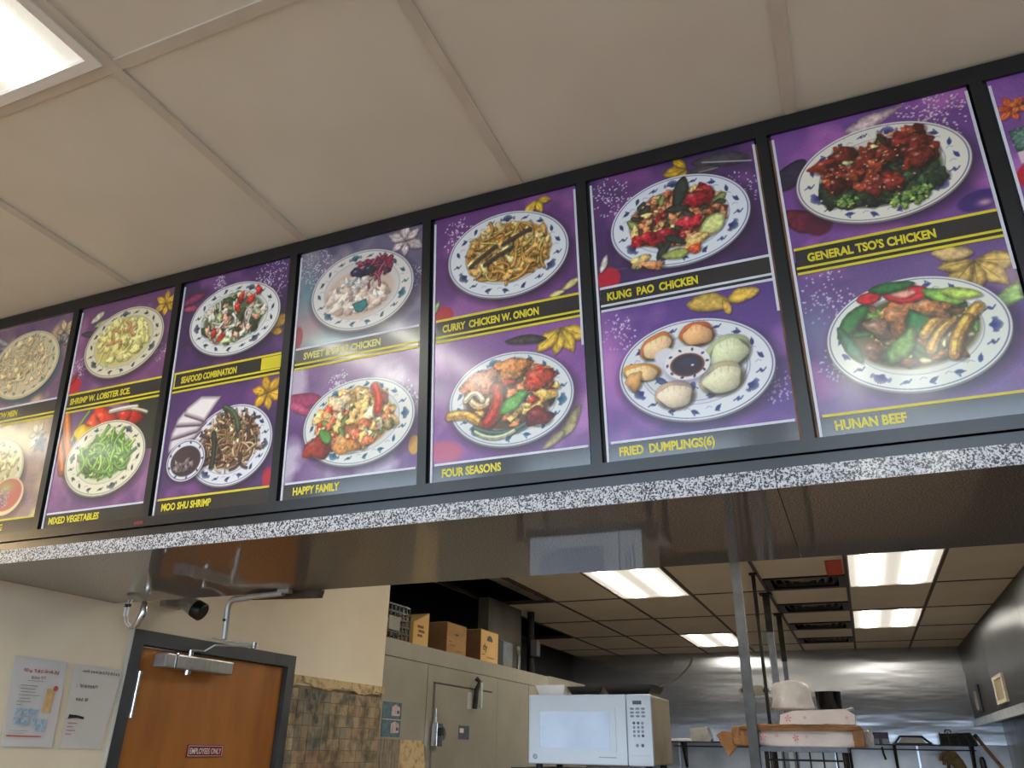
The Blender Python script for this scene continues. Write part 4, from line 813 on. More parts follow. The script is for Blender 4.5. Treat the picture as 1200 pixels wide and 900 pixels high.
# papers taped to the wall
def wallquad(mb, y0, y1, z0, z1, d0, d1): return mb.box(XW+d0, XW+d1, y0, y1, z0, z1)
def skewsheet(P, d, mat_, nm, t):
    n = 8; vs = []; fs = []
    for i in range(n+1):
        for j in range(n+1):
            a, b = i/n, j/n
            y = (P[0][0]*(1-a)+P[1][0]*a)*(1-b)+(P[3][0]*(1-a)+P[2][0]*a)*b; z = (P[0][1]*(1-a)+P[1][1]*a)*(1-b)+(P[3][1]*(1-a)+P[2][1]*a)*b
            vs.append((XW+d+0.0014*math.sin(a*5+b*3)*math.sin(b*4), y, z))
    for i in range(n):
        for j in range(n): q = i*(n+1)+j; fs.append((q, q+1, q+n+2, q+n+1))
    o = part(nm, MB().add(vs, fs), mat_, t); md = o.modifiers.new('thick', 'SOLIDIFY'); md.thickness = 0.0008; return o
def marks(y0, z0, n, h, adv, d, seed):          # rows of dense strokes where the photograph's writing is too blurred to read
    rr = random.Random(seed); mb = MB()
    for i in range(n):
        y = y0+i*adv
        for k in range(4):
            if rr.random() < 0.5: a = rr.uniform(0, adv*0.3); zz = z0+rr.uniform(0, h); mb.box(XW+d, XW+d+0.0003, y+a, y+a+adv*0.55, zz, zz+h*0.13)
            else: a = rr.uniform(0, adv*0.75); zz = z0+rr.uniform(0, h*0.3); mb.box(XW+d, XW+d+0.0003, y+a, y+a+adv*0.13, zz, zz+h*0.75)
    return mb
pa = thing('notice_sheet', 'left paper notice in a plastic sleeve, with red heading, tan and blue blocks', 'notice', (XW, 0.28, 1.71))
skewsheet([(0.192, 1.947), (0.225, 1.712), (0.385, 1.711), (0.365, 1.944)], 0.006, M['plastic_sleeve'], 'sheet', pa)
part('heading', marks(0.225, 1.906, 11, 0.010, 0.0112, 0.0095, 1), M['ink_red'], pa); part('subheading', marks(0.256, 1.888, 5, 0.009, 0.010, 0.0095, 2), M['ink_brown'], pa)
part('rule', MB().box(XW+0.0095, XW+0.0098, 0.25, 0.30, 1.8835, 1.8845), M['ink'], pa)
tx = MB()
for i, (a, b) in enumerate([(0.232, 0.285), (0.232, 0.28), (0.236, 0.282), (0.234, 0.30), (0.238, 0.27), (0.232, 0.276), (0.232, 0.25)]): tx.box(XW+0.0095, XW+0.0098, a, b, 1.870-i*0.0085, 1.8712-i*0.0085)
for i in range(3): tx.box(XW+0.0095, XW+0.0098, 0.232, 0.29-0.01*i, 1.752-i*0.006, 1.7528-i*0.006)
part('text_lines', tx, M['ink'], pa, None, 'stuff')
part('tan_block', MB().box(XW+0.0095, XW+0.0099, 0.318, 0.345, 1.802, 1.866), M['ink_tan'], pa)
part('seal', MB().tube([(XW+0.0098, 0.345, 1.868), (XW+0.0105, 0.345, 1.868)], 0.0075, 16), M['ink_red'], pa)
for (a, b, c, d) in ((0.236, 0.255, 1.792, 0.019), (0.260, 0.287, 1.792, 0.019), (0.291, 0.306, 1.792, 0.017), (0.236, 0.254, 1.768, 0.019), (0.260, 0.285, 1.768, 0.019), (0.290, 0.306, 1.768, 0.019), (0.311, 0.342, 1.752, 0.032)):
    part('blue_block', MB().box(XW+0.0095, XW+0.0099, a, b, c, c+d), M['ink_blue'], pa)
part('red_rule', MB().box(XW+0.0095, XW+0.0099, 0.228, 0.335, 1.737, 1.7405), M['ink_red'], pa)
pb = thing('notice_sheet', 'right paper notice beside the door frame, with a thick black redaction bar', 'notice', (XW, 0.48, 1.71))
skewsheet([(0.394, 1.943), (0.412, 1.709), (0.560, 1.708), (0.575, 1.940)], 0.004, M['paper'], 'sheet', pb)
part('text_lines', marks(0.425, 1.920, 15, 0.009, 0.0094, 0.0075, 4), M['ink'], pb, None, 'stuff'); part('text_lines', marks(0.424, 1.877, 7, 0.010, 0.0098, 0.0075, 5), M['ink'], pb, None, 'stuff'); part('text_lines', marks(0.424, 1.838, 5, 0.010, 0.0098, 0.0075, 6), M['ink'], pb, None, 'stuff')
vs, fs = text_mesh('2', 0.008, 0.004, 0.0); part('numeral', MB().add([(XW+0.0078, 0.414+a, 1.878+b) for a, b in vs], fs), M['ink'], pb)
part('black_bar', MB().prism([(0.412, 1.788), (0.418, 1.790), (0.445, 1.792), (0.468, 1.789), (0.468, 1.795), (0.440, 1.800), (0.414, 1.801)], 0.0004, lambda a, b, c: (XW+0.0075+c, a, b)), M['ink_black'], pb)
f = MB()
for i in range(4): f.box(XW+0.0075, XW+0.0078, 0.416, 0.448-0.012*(i % 2), 1.776-i*0.010, 1.7785-i*0.010)
part('faint_lines', f, M['ink_brown'], pb)

# security camera, brackets, cables above the door
sc = thing('security_camera', 'grey bullet security camera with black glass face above the brown door', 'camera', (XW, 0.73, 2.13))
part('base', MB().box(XW, XW+0.030, 0.675, 0.765, 2.158, 2.195, 0.005), M['alu'], sc)
part('arm', MB().tube([(XW+0.03, 0.73, 2.178), (-0.195, 0.734, 2.184)], 0.010), M['alu'], sc)
a = Vector((-0.200, 0.733, 2.186)); b = Vector((-0.128, 0.750, 2.148))
part('housing', MB().tube([a, a.lerp(b, 0.08), a.lerp(b, 0.75)], 0.03, 20, True, [0.018, 0.024, 0.031]), M['alu'], sc)
part('lens_face', MB().tube([a.lerp(b, 0.75), a.lerp(b, 1.12), a.lerp(b, 1.16)], 0.03, 20, True, [0.0315, 0.0315, 0.027]), M['black'], sc)
bk = thing('bent_bracket', 'bent grey metal bracket hanging from the soffit edge above the door', 'bracket', (0.26, 0.46, 2.0))
part('strap', MB().tube([(0.266, 0.46, 2.006), (0.258, 0.46, 2.095), (0.262, 0.46, 2.112), (0.276, 0.46, 2.120), (0.34, 0.46, 2.125), (0.455, 0.46, 2.129)], 0.0085, 10), M['alu'], bk)
part('end_tab', MB().box(0.44, 0.48, 0.45, 0.47, 2.1285, ZS), M['alu'], bk)
part('screw', MB().tube([(0.262, 0.452, 2.06), (0.262, 0.447, 2.06)], 0.004), M['dark_steel'], bk)
bk = thing('hanging_strap', 'shiny metal strap hanging from the soffit at the top left corner of the door', 'bracket', (-0.08, 0.46, 2.05))
part('strap', MB().tube([(-0.118, 0.46, 2.052), (-0.094, 0.46, 2.062), (-0.076, 0.46, 2.095), (-0.078, 0.46, 2.122), (-0.083, 0.46, 2.132)], 0.010, 12, True, [0.005, 0.010, 0.0115, 0.010, 0.007]), M['chrome'], bk)
part('end_ring', MB().tube([(-0.083+0.008*math.cos(t*PI/5), 0.46, 2.130+0.007*math.sin(t*PI/5)) for t in range(11)], 0.0025, 6), M['alu'], bk)
cb = thing('cable_pair', 'two looped white cables with black collars beside the hanging metal strap', 'cable', (-0.14, 0.455, 2.05))
for dx_ in (0, 0.014):
    x = -0.150+dx_
    part('cable', MB().tube([(x+0.006, 0.455, ZS), (x, 0.455, 2.118), (x+0.001, 0.455, 2.095), (x+0.010, 0.455, 2.070), (x+0.030, 0.455, 2.056), (x+0.045, 0.455, 2.062)], 0.0018, 6), M['white'], cb)
    part('connector', MB().tube([(x, 0.455, 2.118), (x+0.001, 0.455, 2.088)], 0.0042, 8), M['white'], cb)
    part('collar', MB().tube([(x, 0.455, 2.126), (x, 0.455, 2.116)], 0.005, 8), M['black'], cb)
bt = single('batten', MB().prism([(0.27, 2.142), (0.30, 2.126), (0.555, 2.119), (0.56, 2.138), (0.556, 2.146)], 0.018, lambda a, b, c: (a, 0.4965+c, b)), mat('dark_brown_wood', rgb(78, 60, 44), 0.6, mix=rgb(56, 42, 32), scale=20), 'dark brown strip hanging under the rear edge of the soffit', 'batten')

# ================================================================== WALK-IN COOLER
XC = -0.36
ck = thing('walk_in_cooler', 'beige steel walk-in cooler with a hinged door, behind the wall corner', 'cooler', (-1.0, 4.0, 0))
part('body', MB().box(-1.65, XC-0.02, 2.30, 5.9, 0, 2.262), M['cooler'], ck)
part('top_fascia', MB().box(XC-0.02, XC+0.002, 2.19, 4.93, 2.178, 2.268), M['cooler'], ck)
part('top_fascia', MB().box(XC-0.02, XC+0.002, 4.935, 5.9, 2.178, 2.275), M['cooler'], ck)
for a, b in ((2.19, 2.872), (3.90, 4.49), (4.494, 5.9)): part('wall_panel', MB().box(XC-0.02, XC, a, b-0.003, 0, 2.174), M['cooler'], ck)
part('door_surround', MB().box(XC-0.02, XC, 2.875, 2.952, 0, 2.174).box(XC-0.02, XC, 2.952, 3.897, 2.084, 2.174).box(XC-0.02, XC, 3.800, 3.897, 0, 2.084), M['cooler'], ck)
cd = part('cooler_door', MB().box(XC-0.015, XC+0.010, 2.960, 3.792, 0.05, 2.072), M['cooler'], ck)
part('gasket', MB().box(XC-0.014, XC+0.003, 2.953, 3.80, 2.073, 2.083), M['rubber'], cd)
hk = part('door_hook', MB().tube([(XC+0.02, 3.50, 2.145), (XC+0.04, 3.52, 2.12), (XC+0.03, 3.49, 2.07), (XC+0.03, 3.475, 1.96)], 0.016, 8), M['dark_steel'], cd)
part('hook_plate', MB().box(XC+0.010, XC+0.014, 3.39, 3.455, 1.955, 2.055), M['corner'], hk); part('hook_bar', MB().box(XC+0.045, XC+0.055, 3.505, 3.535, 1.965, 2.12), M['corner'], hk)
lt = part('door_latch', MB().box(XC+0.010, XC+0.050, 2.935, 3.005, 1.735, 1.86, 0.004), M['chrome'], ck)
part('latch_lever', MB().box(XC+0.050, XC+0.075, 2.945, 2.975, 1.79, 1.835, 0.003), M['black'], lt); part('latch_bolt', MB().tube([(XC+0.03, 2.95, 1.86), (XC+0.03, 2.945, 1.935)], 0.006), M['chrome'], lt)
part('latch_shadow', MB().prism([(3.005, 1.855), (3.05, 1.85), (3.10, 1.83), (3.115, 1.80), (3.10, 1.775), (3.05, 1.76), (3.005, 1.758)], 0.006, lambda a, b, c: (XC+0.010+c, a, b)), mat('latch_shadow_tone', rgb(104, 98, 84), 0.5, metal=0.4, mix=rgb(92, 86, 74)), ck)  # the latch's shadow on the cooler door, laid on as a dark piece
st = single('safety_sticker', MB().box(XC+0.0008, XC+0.002, 2.397, 2.592, 1.776, 1.946), M['blue_sticker'], 'blue picture sticker on the cooler panel beside the wall corner', 'sticker')
for z in (1.795, 1.878): part('hand_picture', MB().prism([(2.49, z), (2.575, z+0.002), (2.575, z+0.045), (2.53, z+0.058), (2.49, z+0.045)], 0.0006, lambda a, b, c: (XC+0.0021+c, a, b)), M['skin_sticker'], st); part('dark_spot', MB().box(XC+0.0028, XC+0.0032, 2.545, 2.568, z+0.012, z+0.028), M['navy'], st)
part('white_rule', MB().box(XC+0.0021, XC+0.0026, 2.40, 2.588, 1.858, 1.863), M['skin_sticker'], st)
s2 = single('warning_sticker', MB().box(XC+0.0102, XC+0.0112, 3.290, 3.440, 1.777, 1.856), M['navy'], 'small navy sticker in the middle of the cooler door', 'sticker')
part('white_patch', MB().box(XC+0.0113, XC+0.0117, 3.305, 3.36, 1.815, 1.84), M['whitewrap'], s2)
cg = thing('corrugated_guard', 'narrow ribbed strip below the blue sticker on the cooler', 'guard', (XC, 2.49, 1.3))
part('guard_sheet', MB().box(XC+0.0006, XC+0.004, 2.33, 2.60, 1.30, 1.765), M['corrug'], cg)
for i in range(9): part('rib', MB().tube([(XC+0.004, 2.345+i*0.030, 1.30), (XC+0.004, 2.345+i*0.030, 1.765)], 0.0055, 8, True), M['corrug'], cg)
single('torn_patch', MB().prism([(2.605, 1.30), (2.605, 1.765), (2.86, 1.762), (2.875, 1.70), (2.90, 1.62), (2.88, 1.55), (2.91, 1.45), (2.88, 1.30)], 0.003, lambda a, b, c: (XC+0.0005+c, a, b)), M['plaster'], 'yellowish bare patch where facing is torn off the cooler below the latch', 'patch')

# things on top of the cooler (top at 2.268)
ZT = 2.268
mk = thing('milk_crate', 'black plastic milk crate on top of the cooler beside the wall corner', 'crate', (-0.48, 2.55, ZT))
x0, x1, y0, y1, z0, z1 = -0.66, -0.38, 2.40, 2.66, ZT, ZT+0.195
def lattice(face):
    mb = MB()
    for i in range(7):
        t = i/6
        if face == 'f': mb.box(x1-0.006, x1, y0+(y1-y0-0.008)*t, y0+(y1-y0-0.008)*t+0.008, z0, z1)
        else: mb.box(x0+(x1-x0-0.008)*t, x0+(x1-x0-0.008)*t+0.008, (y1-0.006 if face == 'b' else y0), (y1 if face == 'b' else y0+0.006), z0, z1)
    for i in range(6):
        z = z0+(z1-z0-0.008)*i/5
        if face == 'f': mb.box(x1-0.005, x1-0.001, y0, y1, z, z+0.008)
        else: mb.box(x0, x1, (y1-0.005 if face == 'b' else y0+0.001), (y1-0.001 if face == 'b' else y0+0.005), z, z+0.008)
    return mb
part('front_lattice', lattice('f'), M['black'], mk); part('side_lattice', lattice('a'), M['black'], mk); part('side_lattice', lattice('b'), M['black'], mk)
part('crate_floor', MB().box(x0, x1, y0, y1, z0, z0+0.006), M['black'], mk)
part('paper_tag', MB().box(x1+0.0, x1+0.003, y0+0.02, y0+0.14, z0+0.05, z0+0.125), mat('dull_tag', rgb(150, 146, 136), 0.7), mk)
tcn = single('torn_carton', MB().prism([(2.70, ZT), (2.70, ZT+0.125), (2.86, ZT+0.19), (2.885, ZT+0.20), (2.885, ZT)], -0.30, lambda a, b, c: (-0.38+c, a, b)), M['card_yellow'], 'open carton with a slanted torn top beside the black crate', 'box')
part('printed_words', MB().box(-0.3795, -0.379, 2.745, 2.82, ZT+0.10, ZT+0.115).box(-0.3795, -0.379, 2.76, 2.835, ZT+0.075, ZT+0.09).box(-0.3795, -0.379, 2.75, 2.81, ZT+0.05, ZT+0.064), M['card_dark'], tcn)
def carton(name, y0, y1, x0, x1, h, m, ms, lab, hole):
    t = thing(name, lab, 'box', ((x0+x1)/2, (y0+y1)/2, ZT))
    part('carton_body', MB().box(x0, x1-0.002, y0, y1, ZT, ZT+h, 0.003), ms, t)
    part('front_face', MB().box(x1-0.002, x1, y0+0.002, y1-0.002, ZT+0.002, ZT+h-0.002), m, t)
    part('top_flaps', MB().box(x0, x1, y0, (y0+y1)/2-0.002, ZT+h, ZT+h+0.003).box(x0, x1, (y0+y1)/2+0.002, y1, ZT+h, ZT+h+0.003), m, t)
    yc = (y0+y1)/2; r = hole
    part('handle_hole', MB().prism([(yc+r*math.cos(a*PI/8), ZT+h*0.68+(0.8*r*math.sin(a*PI/8) if hole > 0.035 else -0.5*r*math.sin(a*PI/8))) for a in range(9)], 0.0008, lambda a, b, c: (x1+c, a, b)), M['black'], t)
    return t
c1 = carton('cardboard_box', 3.13, 3.41, -0.72, -0.38, 0.185, M['card'], M['card_dark'], 'plain brown cardboard box with small handle hole, left of the printed one', 0.026)
c2 = carton('cardboard_box', 3.63, 3.925, -0.64, -0.375, 0.205, M['card_yellow'], M['card_dark'], 'yellow-fronted cardboard box with dark half-round handle hole and green letters', 0.048)
vs, fs = text_mesh('dy', 0.045, 0.075, 0.04); part('green_letters', MB().add([(-0.3742, 3.665+a, ZT+0.075+b) for a, b in vs], fs), mat('green_ink', rgb(64, 72, 34), 0.7), c2)
part('fine_print', MB().box(-0.3748, -0.3742, 3.655, 3.70, ZT+0.045, ZT+0.05).box(-0.3748, -0.3742, 3.74, 3.86, ZT+0.028, ZT+0.034), M['card_dark'], c2)
part('arrow_marks', MB().box(-0.3798+0.0, -0.3792, 3.16, 3.20, ZT+0.07, ZT+0.075).box(-0.3798, -0.3792, 3.17, 3.25, ZT+0.05, ZT+0.054).box(-0.3798, -0.3792, 3.27, 3.36, ZT+0.02, ZT+0.024), M['card_dark'], c1)
eb = thing('electrical_box', 'grey electrical box with a shiny pipe fitting behind the printed carton', 'electrical box', (-0.48, 4.35, ZT))
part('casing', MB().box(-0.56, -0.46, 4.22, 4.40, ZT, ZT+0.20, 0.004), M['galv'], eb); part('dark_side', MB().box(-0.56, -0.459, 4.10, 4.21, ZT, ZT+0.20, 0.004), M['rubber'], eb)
part('pipe_fitting', MB().tube([(-0.45, 4.50, ZT), (-0.45, 4.50, ZT+0.12), (-0.44, 4.47, ZT+0.165), (-0.42, 4.42, ZT+0.17)], 0.014, 10), M['chrome'], eb)
struct('wall_stub', MB().box(-1.0, -0.9, 4.90, 5.66, 2.275, 2.93), mat('grey_board', rgb(120, 114, 104), 0.7, mix=rgb(104, 98, 88), scale=4))
cd_ = thing('conduit', 'dark vertical conduit with a small box beside the grey board above the cooler', 'conduit', (-0.85, 5.78, 2.27))
part('pipe', MB().tube([(-0.85, 5.78, 2.275), (-0.85, 5.78, 2.93)], 0.035), M['dark_steel'], cd_); part('junction_box', MB().box(-0.82, -0.76, 5.70, 5.80, 2.52, 2.66, 0.004), mat('dim_grey', rgb(92, 92, 96), 0.5), cd_)
single('cord', MB().tube([(0.00, 9.57, 2.93), (-0.05, 9.57, 2.78), (-0.22, 9.57, 2.62), (-0.50, 9.57, 2.50), (-0.60, 9.56, 2.44)], 0.008, 6), mat('beige_cord', rgb(150, 140, 120), 0.6), 'thin beige cord drooping down the steel back wall behind the microwave', 'cord')

# ================================================================== MICROWAVE
mx0, mx1, my0, my1, mz0, mz1 = 0.680, 1.197, 1.85, 2.20, 1.674, 1.936
mw = thing('microwave_oven', 'white microwave oven with keypad and reflecting window', 'microwave', ((mx0+mx1)/2, (my0+my1)/2, mz0))
part('casing', MB().box(mx0+0.002, mx1, my0+0.022, my1, mz0+0.006, mz1-0.002, 0.006), M['cream_side'], mw, 'yellowed side and top casing')
dx = mx0+0.416
dd = part('oven_door', MB().box(mx0, dx-0.001, my0, my0+0.022, mz0+0.004, mz1, 0.005), M['white_plastic'], mw)
fr_ = MB(); wx0, wx1, wz0, wz1 = mx0+0.038, mx0+0.372, mz0+0.050, mz1-0.052
for a, b, c, d in ((wx0, wx1, wz0, wz0+0.012), (wx0, wx1, wz1-0.012, wz1), (wx0, wx0+0.012, wz0+0.012, wz1-0.012), (wx1-0.012, wx1, wz0+0.012, wz1-0.012)): fr_.box(a, b, my0-0.003, my0+0.001, c, d)
part('window_bezel', fr_, M['white_plastic'], dd)
part('window_glass', MB().box(wx0+0.012, wx1-0.026, my0-0.0015, my0+0.001, wz0+0.012, wz1-0.012), M['mw_glass'], dd)
part('emblem', MB().tube([(mx0+0.030+0.008*math.cos(t*PI/6), my0-0.001, mz0+0.030+0.008*math.sin(t*PI/6)) for t in range(13)], 0.0014, 5).tube([(mx0+0.026, my0-0.001, mz0+0.028), (mx0+0.030, my0-0.001, mz0+0.034), (mx0+0.034, my0-0.001, mz0+0.027)], 0.001, 5), M['btn_dark'], dd)
part('model_text', MB().box(mx0+0.300, mx0+0.372, my0-0.0008, my0, mz0+0.030, mz0+0.033), M['btn'], dd)
kp = part('control_panel', MB().box(dx+0.001, mx1, my0, my0+0.022, mz0+0.004, mz1, 0.005), M['white_plastic'], mw)
part('display', MB().box(dx+0.028, dx+0.064, my0-0.001, my0+0.001, mz1-0.038, mz1-0.024), M['lcd'], kp)
def button(x, z, rx, rz, m):
    mb = MB(); n = 12
    for k, (f, d) in enumerate(((1.0, 0.0), (0.96, -0.0012), (0.7, -0.0018))): pass
    ring = lambda f, d: [(x+rx*f*math.cos(2*PI*j/n), my0+d, z+rz*f*math.sin(2*PI*j/n)) for j in range(n)]
    vs = ring(1.0, 0.001)+ring(0.96, -0.0012)+ring(0.7, -0.0018)
    mb.add(vs, [(i*n+j, i*n+(j+1) % n, (i+1)*n+(j+1) % n, (i+1)*n+j) for i in range(2) for j in range(n)]+[list(range(2*n, 3*n))])
    part('button', mb, m, kp)
for r in range(3):
    for c in range(3): button(dx+0.024+0.0225*c, mz1-0.054-0.0135*r, 0.0088, 0.0046, M['btn'])
for r in range(4):
    for c in range(3): button(dx+0.030+0.017*c, mz1-0.106-0.0152*r, 0.0056, 0.0056, M['btn_dark'] if (r == 0 and c < 2) or (r == 3 and c == 2) else M['btn'])
for c in range(2): button(dx+0.040+0.021*c, mz1-0.186, 0.0064, 0.0064, M['btn_dark'] if c else M['btn'])
part('door_button', MB().box(dx+0.010, mx1-0.010, my0-0.002, my0+0.001, mz0+0.012, mz0+0.042, 0.0015), M['white_plastic'], kp)
for x in (mx0+0.03, mx1-0.03): part('foot', MB().tube([(x, my0+0.05, mz0-0.012), (x, my0+0.05, mz0+0.008)], 0.014, 12).tube([(x, my1-0.05, mz0-0.012), (x, my1-0.05, mz0+0.008)], 0.014, 12), M['rubber'], mw)
sh = thing('wire_shelf', 'dark steel shelf just under the white microwave', 'shelf', (0.95, 2.05, 0))
part('shelf_board', MB().box(0.60, 1.25, 1.86, 2.25, 1.635, 1.662), M['dark_steel'], sh)
for x in (0.62, 1.23):
    for y in (1.88, 2.23): part('shelf_leg', MB().tube([(x, y, 0), (x, y, 1.635)], 0.014), M['dark_steel'], sh)
def tray(x0, x1, y0, y1, h, flare, lab, m, name='food_tray'):
    z = mz1-0.002; a = [(x0+flare, y0+flare), (x1-flare, y0+flare), (x1-flare, y1-flare), (x0+flare, y1-flare)]; b = [(x0, y0), (x1, y0), (x1, y1), (x0, y1)]
    vs = [(p[0], p[1], z) for p in a]+[(p[0], p[1], z+h) for p in b]+[(p[0]+0.006*(1 if i in (0, 3) else -1), p[1]+0.006*(1 if i < 2 else -1), z+h) for i, p in enumerate(b)]+[(p[0], p[1], z+0.004) for p in a]
    fs = [(0, 1, 2, 3)]+[(i, (i+1) % 4, 4+(i+1) % 4, 4+i) for i in range(4)]+[(4+i, 4+(i+1) % 4, 8+(i+1) % 4, 8+i) for i in range(4)]+[(8+i, 8+(i+1) % 4, 12+(i+1) % 4, 12+i) for i in range(4)]+[(12, 13, 14, 15)]
    single(name, MB().add(vs, fs), m, lab, 'tray')
tray(0.690, 0.825, 1.90, 2.12, 0.044, 0.016, 'white foam tray on the left of the microwave top', M['foam'])
tray(0.835, 0.985, 1.89, 2.10, 0.036, 0.020, 'shallow black tray in the middle of the microwave top', M['black'])
tray(0.992, 1.195, 1.89, 2.12, 0.042, 0.022, 'wider black tray at the right end of the microwave top', M['black'])

# ================================================================== POSTS AND RACK
pt = thing('ceiling_post', 'thick galvanised post in front, running from the ceiling past the wrapped bundles', 'post', (1.36, 3.57, 0))
part('post', MB().box(1.345, 1.400, 3.545, 3.60, 0, 2.93), mat('weathered_post', rgb(98, 102, 108), 0.5, metal=0.3, mix=rgb(84, 86, 90), scale=14), pt); part('post_flange', MB().box(1.33, 1.415, 3.53, 3.615, 2.915, 2.9275), M['dark_steel'], pt)
for (x, y, w, lab, m) in ((1.375, 4.57, 0.022, 'thinnest dark post, just behind the thick galvanised one', 'dark_steel'), (1.375, 5.42, 0.050, 'middle grey post hanging below the first ceiling vent', 'galv'), (1.375, 6.53, 0.042, 'farthest grey post, right of the others', 'galv')):
    pt = thing('ceiling_post', lab, 'post', (x, y, 0))
    part('post', MB().box(x-w/2, x+w/2, y-w/2, y+w/2, 0, 2.93), M[m], pt)
    part('post_flange', MB().box(x-w*0.8-0.01, x+w*0.8+0.01, y-w*0.8-0.01, y+w*0.8+0.01, 2.915, 2.9275), M['dark_steel'], pt)
    if w > 0.02: part('upper_sleeve', MB().box(x-w/2-0.002, x+w/2+0.002, y-w/2-0.002, y+w/2+0.002, 2.62 if y < 6 else 2.5, 2.915), M['dark_steel'], pt)
rk = thing('steel_rack', 'open steel rack carrying paper-wrapped bundles behind the thick post', 'rack', (1.65, 3.9, 0))
part('shelf_top', MB().box(1.405, 1.86, 3.60, 4.15, 1.742, 1.768), M['galv'], rk)
for x in (1.43, 1.84):
    for y in (3.63, 4.12): part('rack_leg', MB().tube([(x, y, 0), (x, y, 1.742)], 0.012), M['dark_steel'], rk)
for i in range(6): part('wire_bar', MB().tube([(1.45+i*0.07, 3.64, 1.45), (1.45+i*0.07, 3.64, 1.742)], 0.005, 6), M['dark_steel'], rk)
part('cross_bar', MB().tube([(1.43, 3.64, 1.70), (1.84, 3.64, 1.70)], 0.006, 6), M['dark_steel'], rk)
ZB = 1.768
wr1 = thing('wrapped_bundle', 'flat white printed bundle topped with brown kraft paper, lower on the rack', 'bundle', (1.66, 3.85, ZB))
def lumpy(x0, x1, y0, y1, z0, z1, amp, seed, sub=10):
    r = random.Random(seed); mb = MB(); bm = bmesh.new(); bmesh.ops.create_cube(bm, size=1.0); bmesh.ops.subdivide_edges(bm, edges=bm.edges[:], cuts=sub, use_grid_fill=True)
    ph = [r.uniform(0, 6) for _ in range(6)]
    for v in bm.verts:
        c = v.co; k = 1-0.10*(abs(c.x)*2)**6*(abs(c.z)*2)**4
        d = amp*(math.sin(c.x*21+ph[0])*math.cos(c.y*17+ph[1])+0.6*math.sin(c.z*33+c.x*13+ph[2]))
        v.co = Vector(((x0+x1)/2+(c.x*k)*(x1-x0)+d*0.5, (y0+y1)/2+c.y*k*(y1-y0)+d, max(z0, (z0+z1)/2+c.z*(z1-z0)+d*0.8*(c.z > 0))))
    bm.verts.index_update(); mb.add([v.co.copy() for v in bm.verts], [[v.index for v in f.verts] for f in bm.faces], True); bm.free(); return mb
part('white_pack', lumpy(1.39, 1.925, 3.60, 4.12, ZB, ZB+0.082, 0.004, 1), M['whitewrap'], wr1)
part('kraft_cover', lumpy(1.30, 1.945, 3.585, 4.13, ZB+0.080, ZB+0.112, 0.006, 2), M['kraft'], wr1)
part('kraft_fold', lumpy(1.25, 1.385, 3.595, 3.95, ZB+0.0, ZB+0.100, 0.007, 3), M['kraft'], wr1)
part('kraft_end', lumpy(1.900, 1.955, 3.59, 3.95, ZB+0.002, ZB+0.095, 0.006, 7), M['kraft'], wr1)
part('kraft_flap', MB().prism([(1.16, ZB+0.055), (1.20, ZB+0.078), (1.26, ZB+0.070), (1.275, ZB+0.0), (1.225, ZB-0.055)], 0.03, lambda a, b, c: (a, 3.60+c, b)), M['kraft'], wr1)
def blossom(x, z, r, y, t):
    mb = MB()
    for k in range(5):
        a = k*2*PI/5+x*9; mb.prism([(x, z), (x+r*math.cos(a-0.3), z+r*math.sin(a-0.3)), (x+1.25*r*math.cos(a), z+1.25*r*math.sin(a)), (x+r*math.cos(a+0.3), z+r*math.sin(a+0.3))], 0.0008, lambda p, q, c: (p, y-c, q))
    part('pink_flower_print', mb, M['pink'], t)
for x, z, r in ((1.425, ZB+0.045, 0.014), (1.50, ZB+0.055, 0.008), (1.60, ZB+0.045, 0.015), (1.66, ZB+0.05, 0.007)): blossom(x, z, r, 3.5925, wr1)
wr2 = thing('wrapped_bundle', 'white bundle with pink flower print lying under the plastic bag', 'bundle', (1.72, 3.85, ZB+0.112))
part('white_pack', MB().prism([(1.52, ZB+0.115), (1.53, ZB+0.165), (1.60, ZB+0.185), (1.88, ZB+0.195), (1.925, ZB+0.165), (1.92, ZB+0.115)], 0.42, lambda a, b, c: (a, 3.62+c, b)), M['whitewrap'], wr2)
part('paper_corner', MB().prism([(1.86, ZB+0.190), (1.915, ZB+0.205), (1.925, ZB+0.198)], 0.20, lambda a, b, c: (a, 3.62+c, b)), M['whitewrap'], wr2)
for x, z, r in ((1.57, ZB+0.145, 0.016), (1.66, ZB+0.15, 0.008), (1.88, ZB+0.15, 0.008)): blossom(x, z, r, 3.619, wr2)
bg_ = MB(); prof = [(0.0, 0.0), (0.105, 0.004), (0.125, 0.02), (0.108, 0.08), (0.104, 0.15), (0.100, 0.19), (0.085, 0.212), (0.05, 0.222), (0.02, 0.232), (0.0, 0.238)]
n = 28; vs = []; rr = random.Random(8)
for i, (r, z) in enumerate(prof):
    for j in range(n):
        t = 2*PI*j/n; q = r*(1+0.07*math.sin(3*t+i*0.6)+0.05*math.sin(7*t-i)); vs.append((1.585+q*math.cos(t)*1.0, 3.86+q*math.sin(t)*0.9, ZB+0.198+z*0.72))
bg_.add(vs, [(i*n+j, i*n+(j+1) % n, (i+1)*n+(j+1) % n, (i+1)*n+j) for i in range(len(prof)-1) for j in range(n)], True)
single('plastic_bag', bg_, M['bag'], 'full white plastic bag on top of the wrapped bundles', 'bag')
single('black_pot', MB().lathe([(0.0, 0), (0.066, 0), (0.070, 0.005), (0.073, 0.105), (0.077, 0.108), (0.071, 0.108), (0.066, 0.01), (0, 0.01)], (1.79, 3.95, ZB+0.197), 32), M['ss_pot'], 'black cylindrical pot on the bundles, right of the plastic bag', 'pot')
th = thing('torn_cloth', 'pale crumpled cloth at the right end of the wrapped bundles', 'cloth', (1.97, 3.9, ZB))
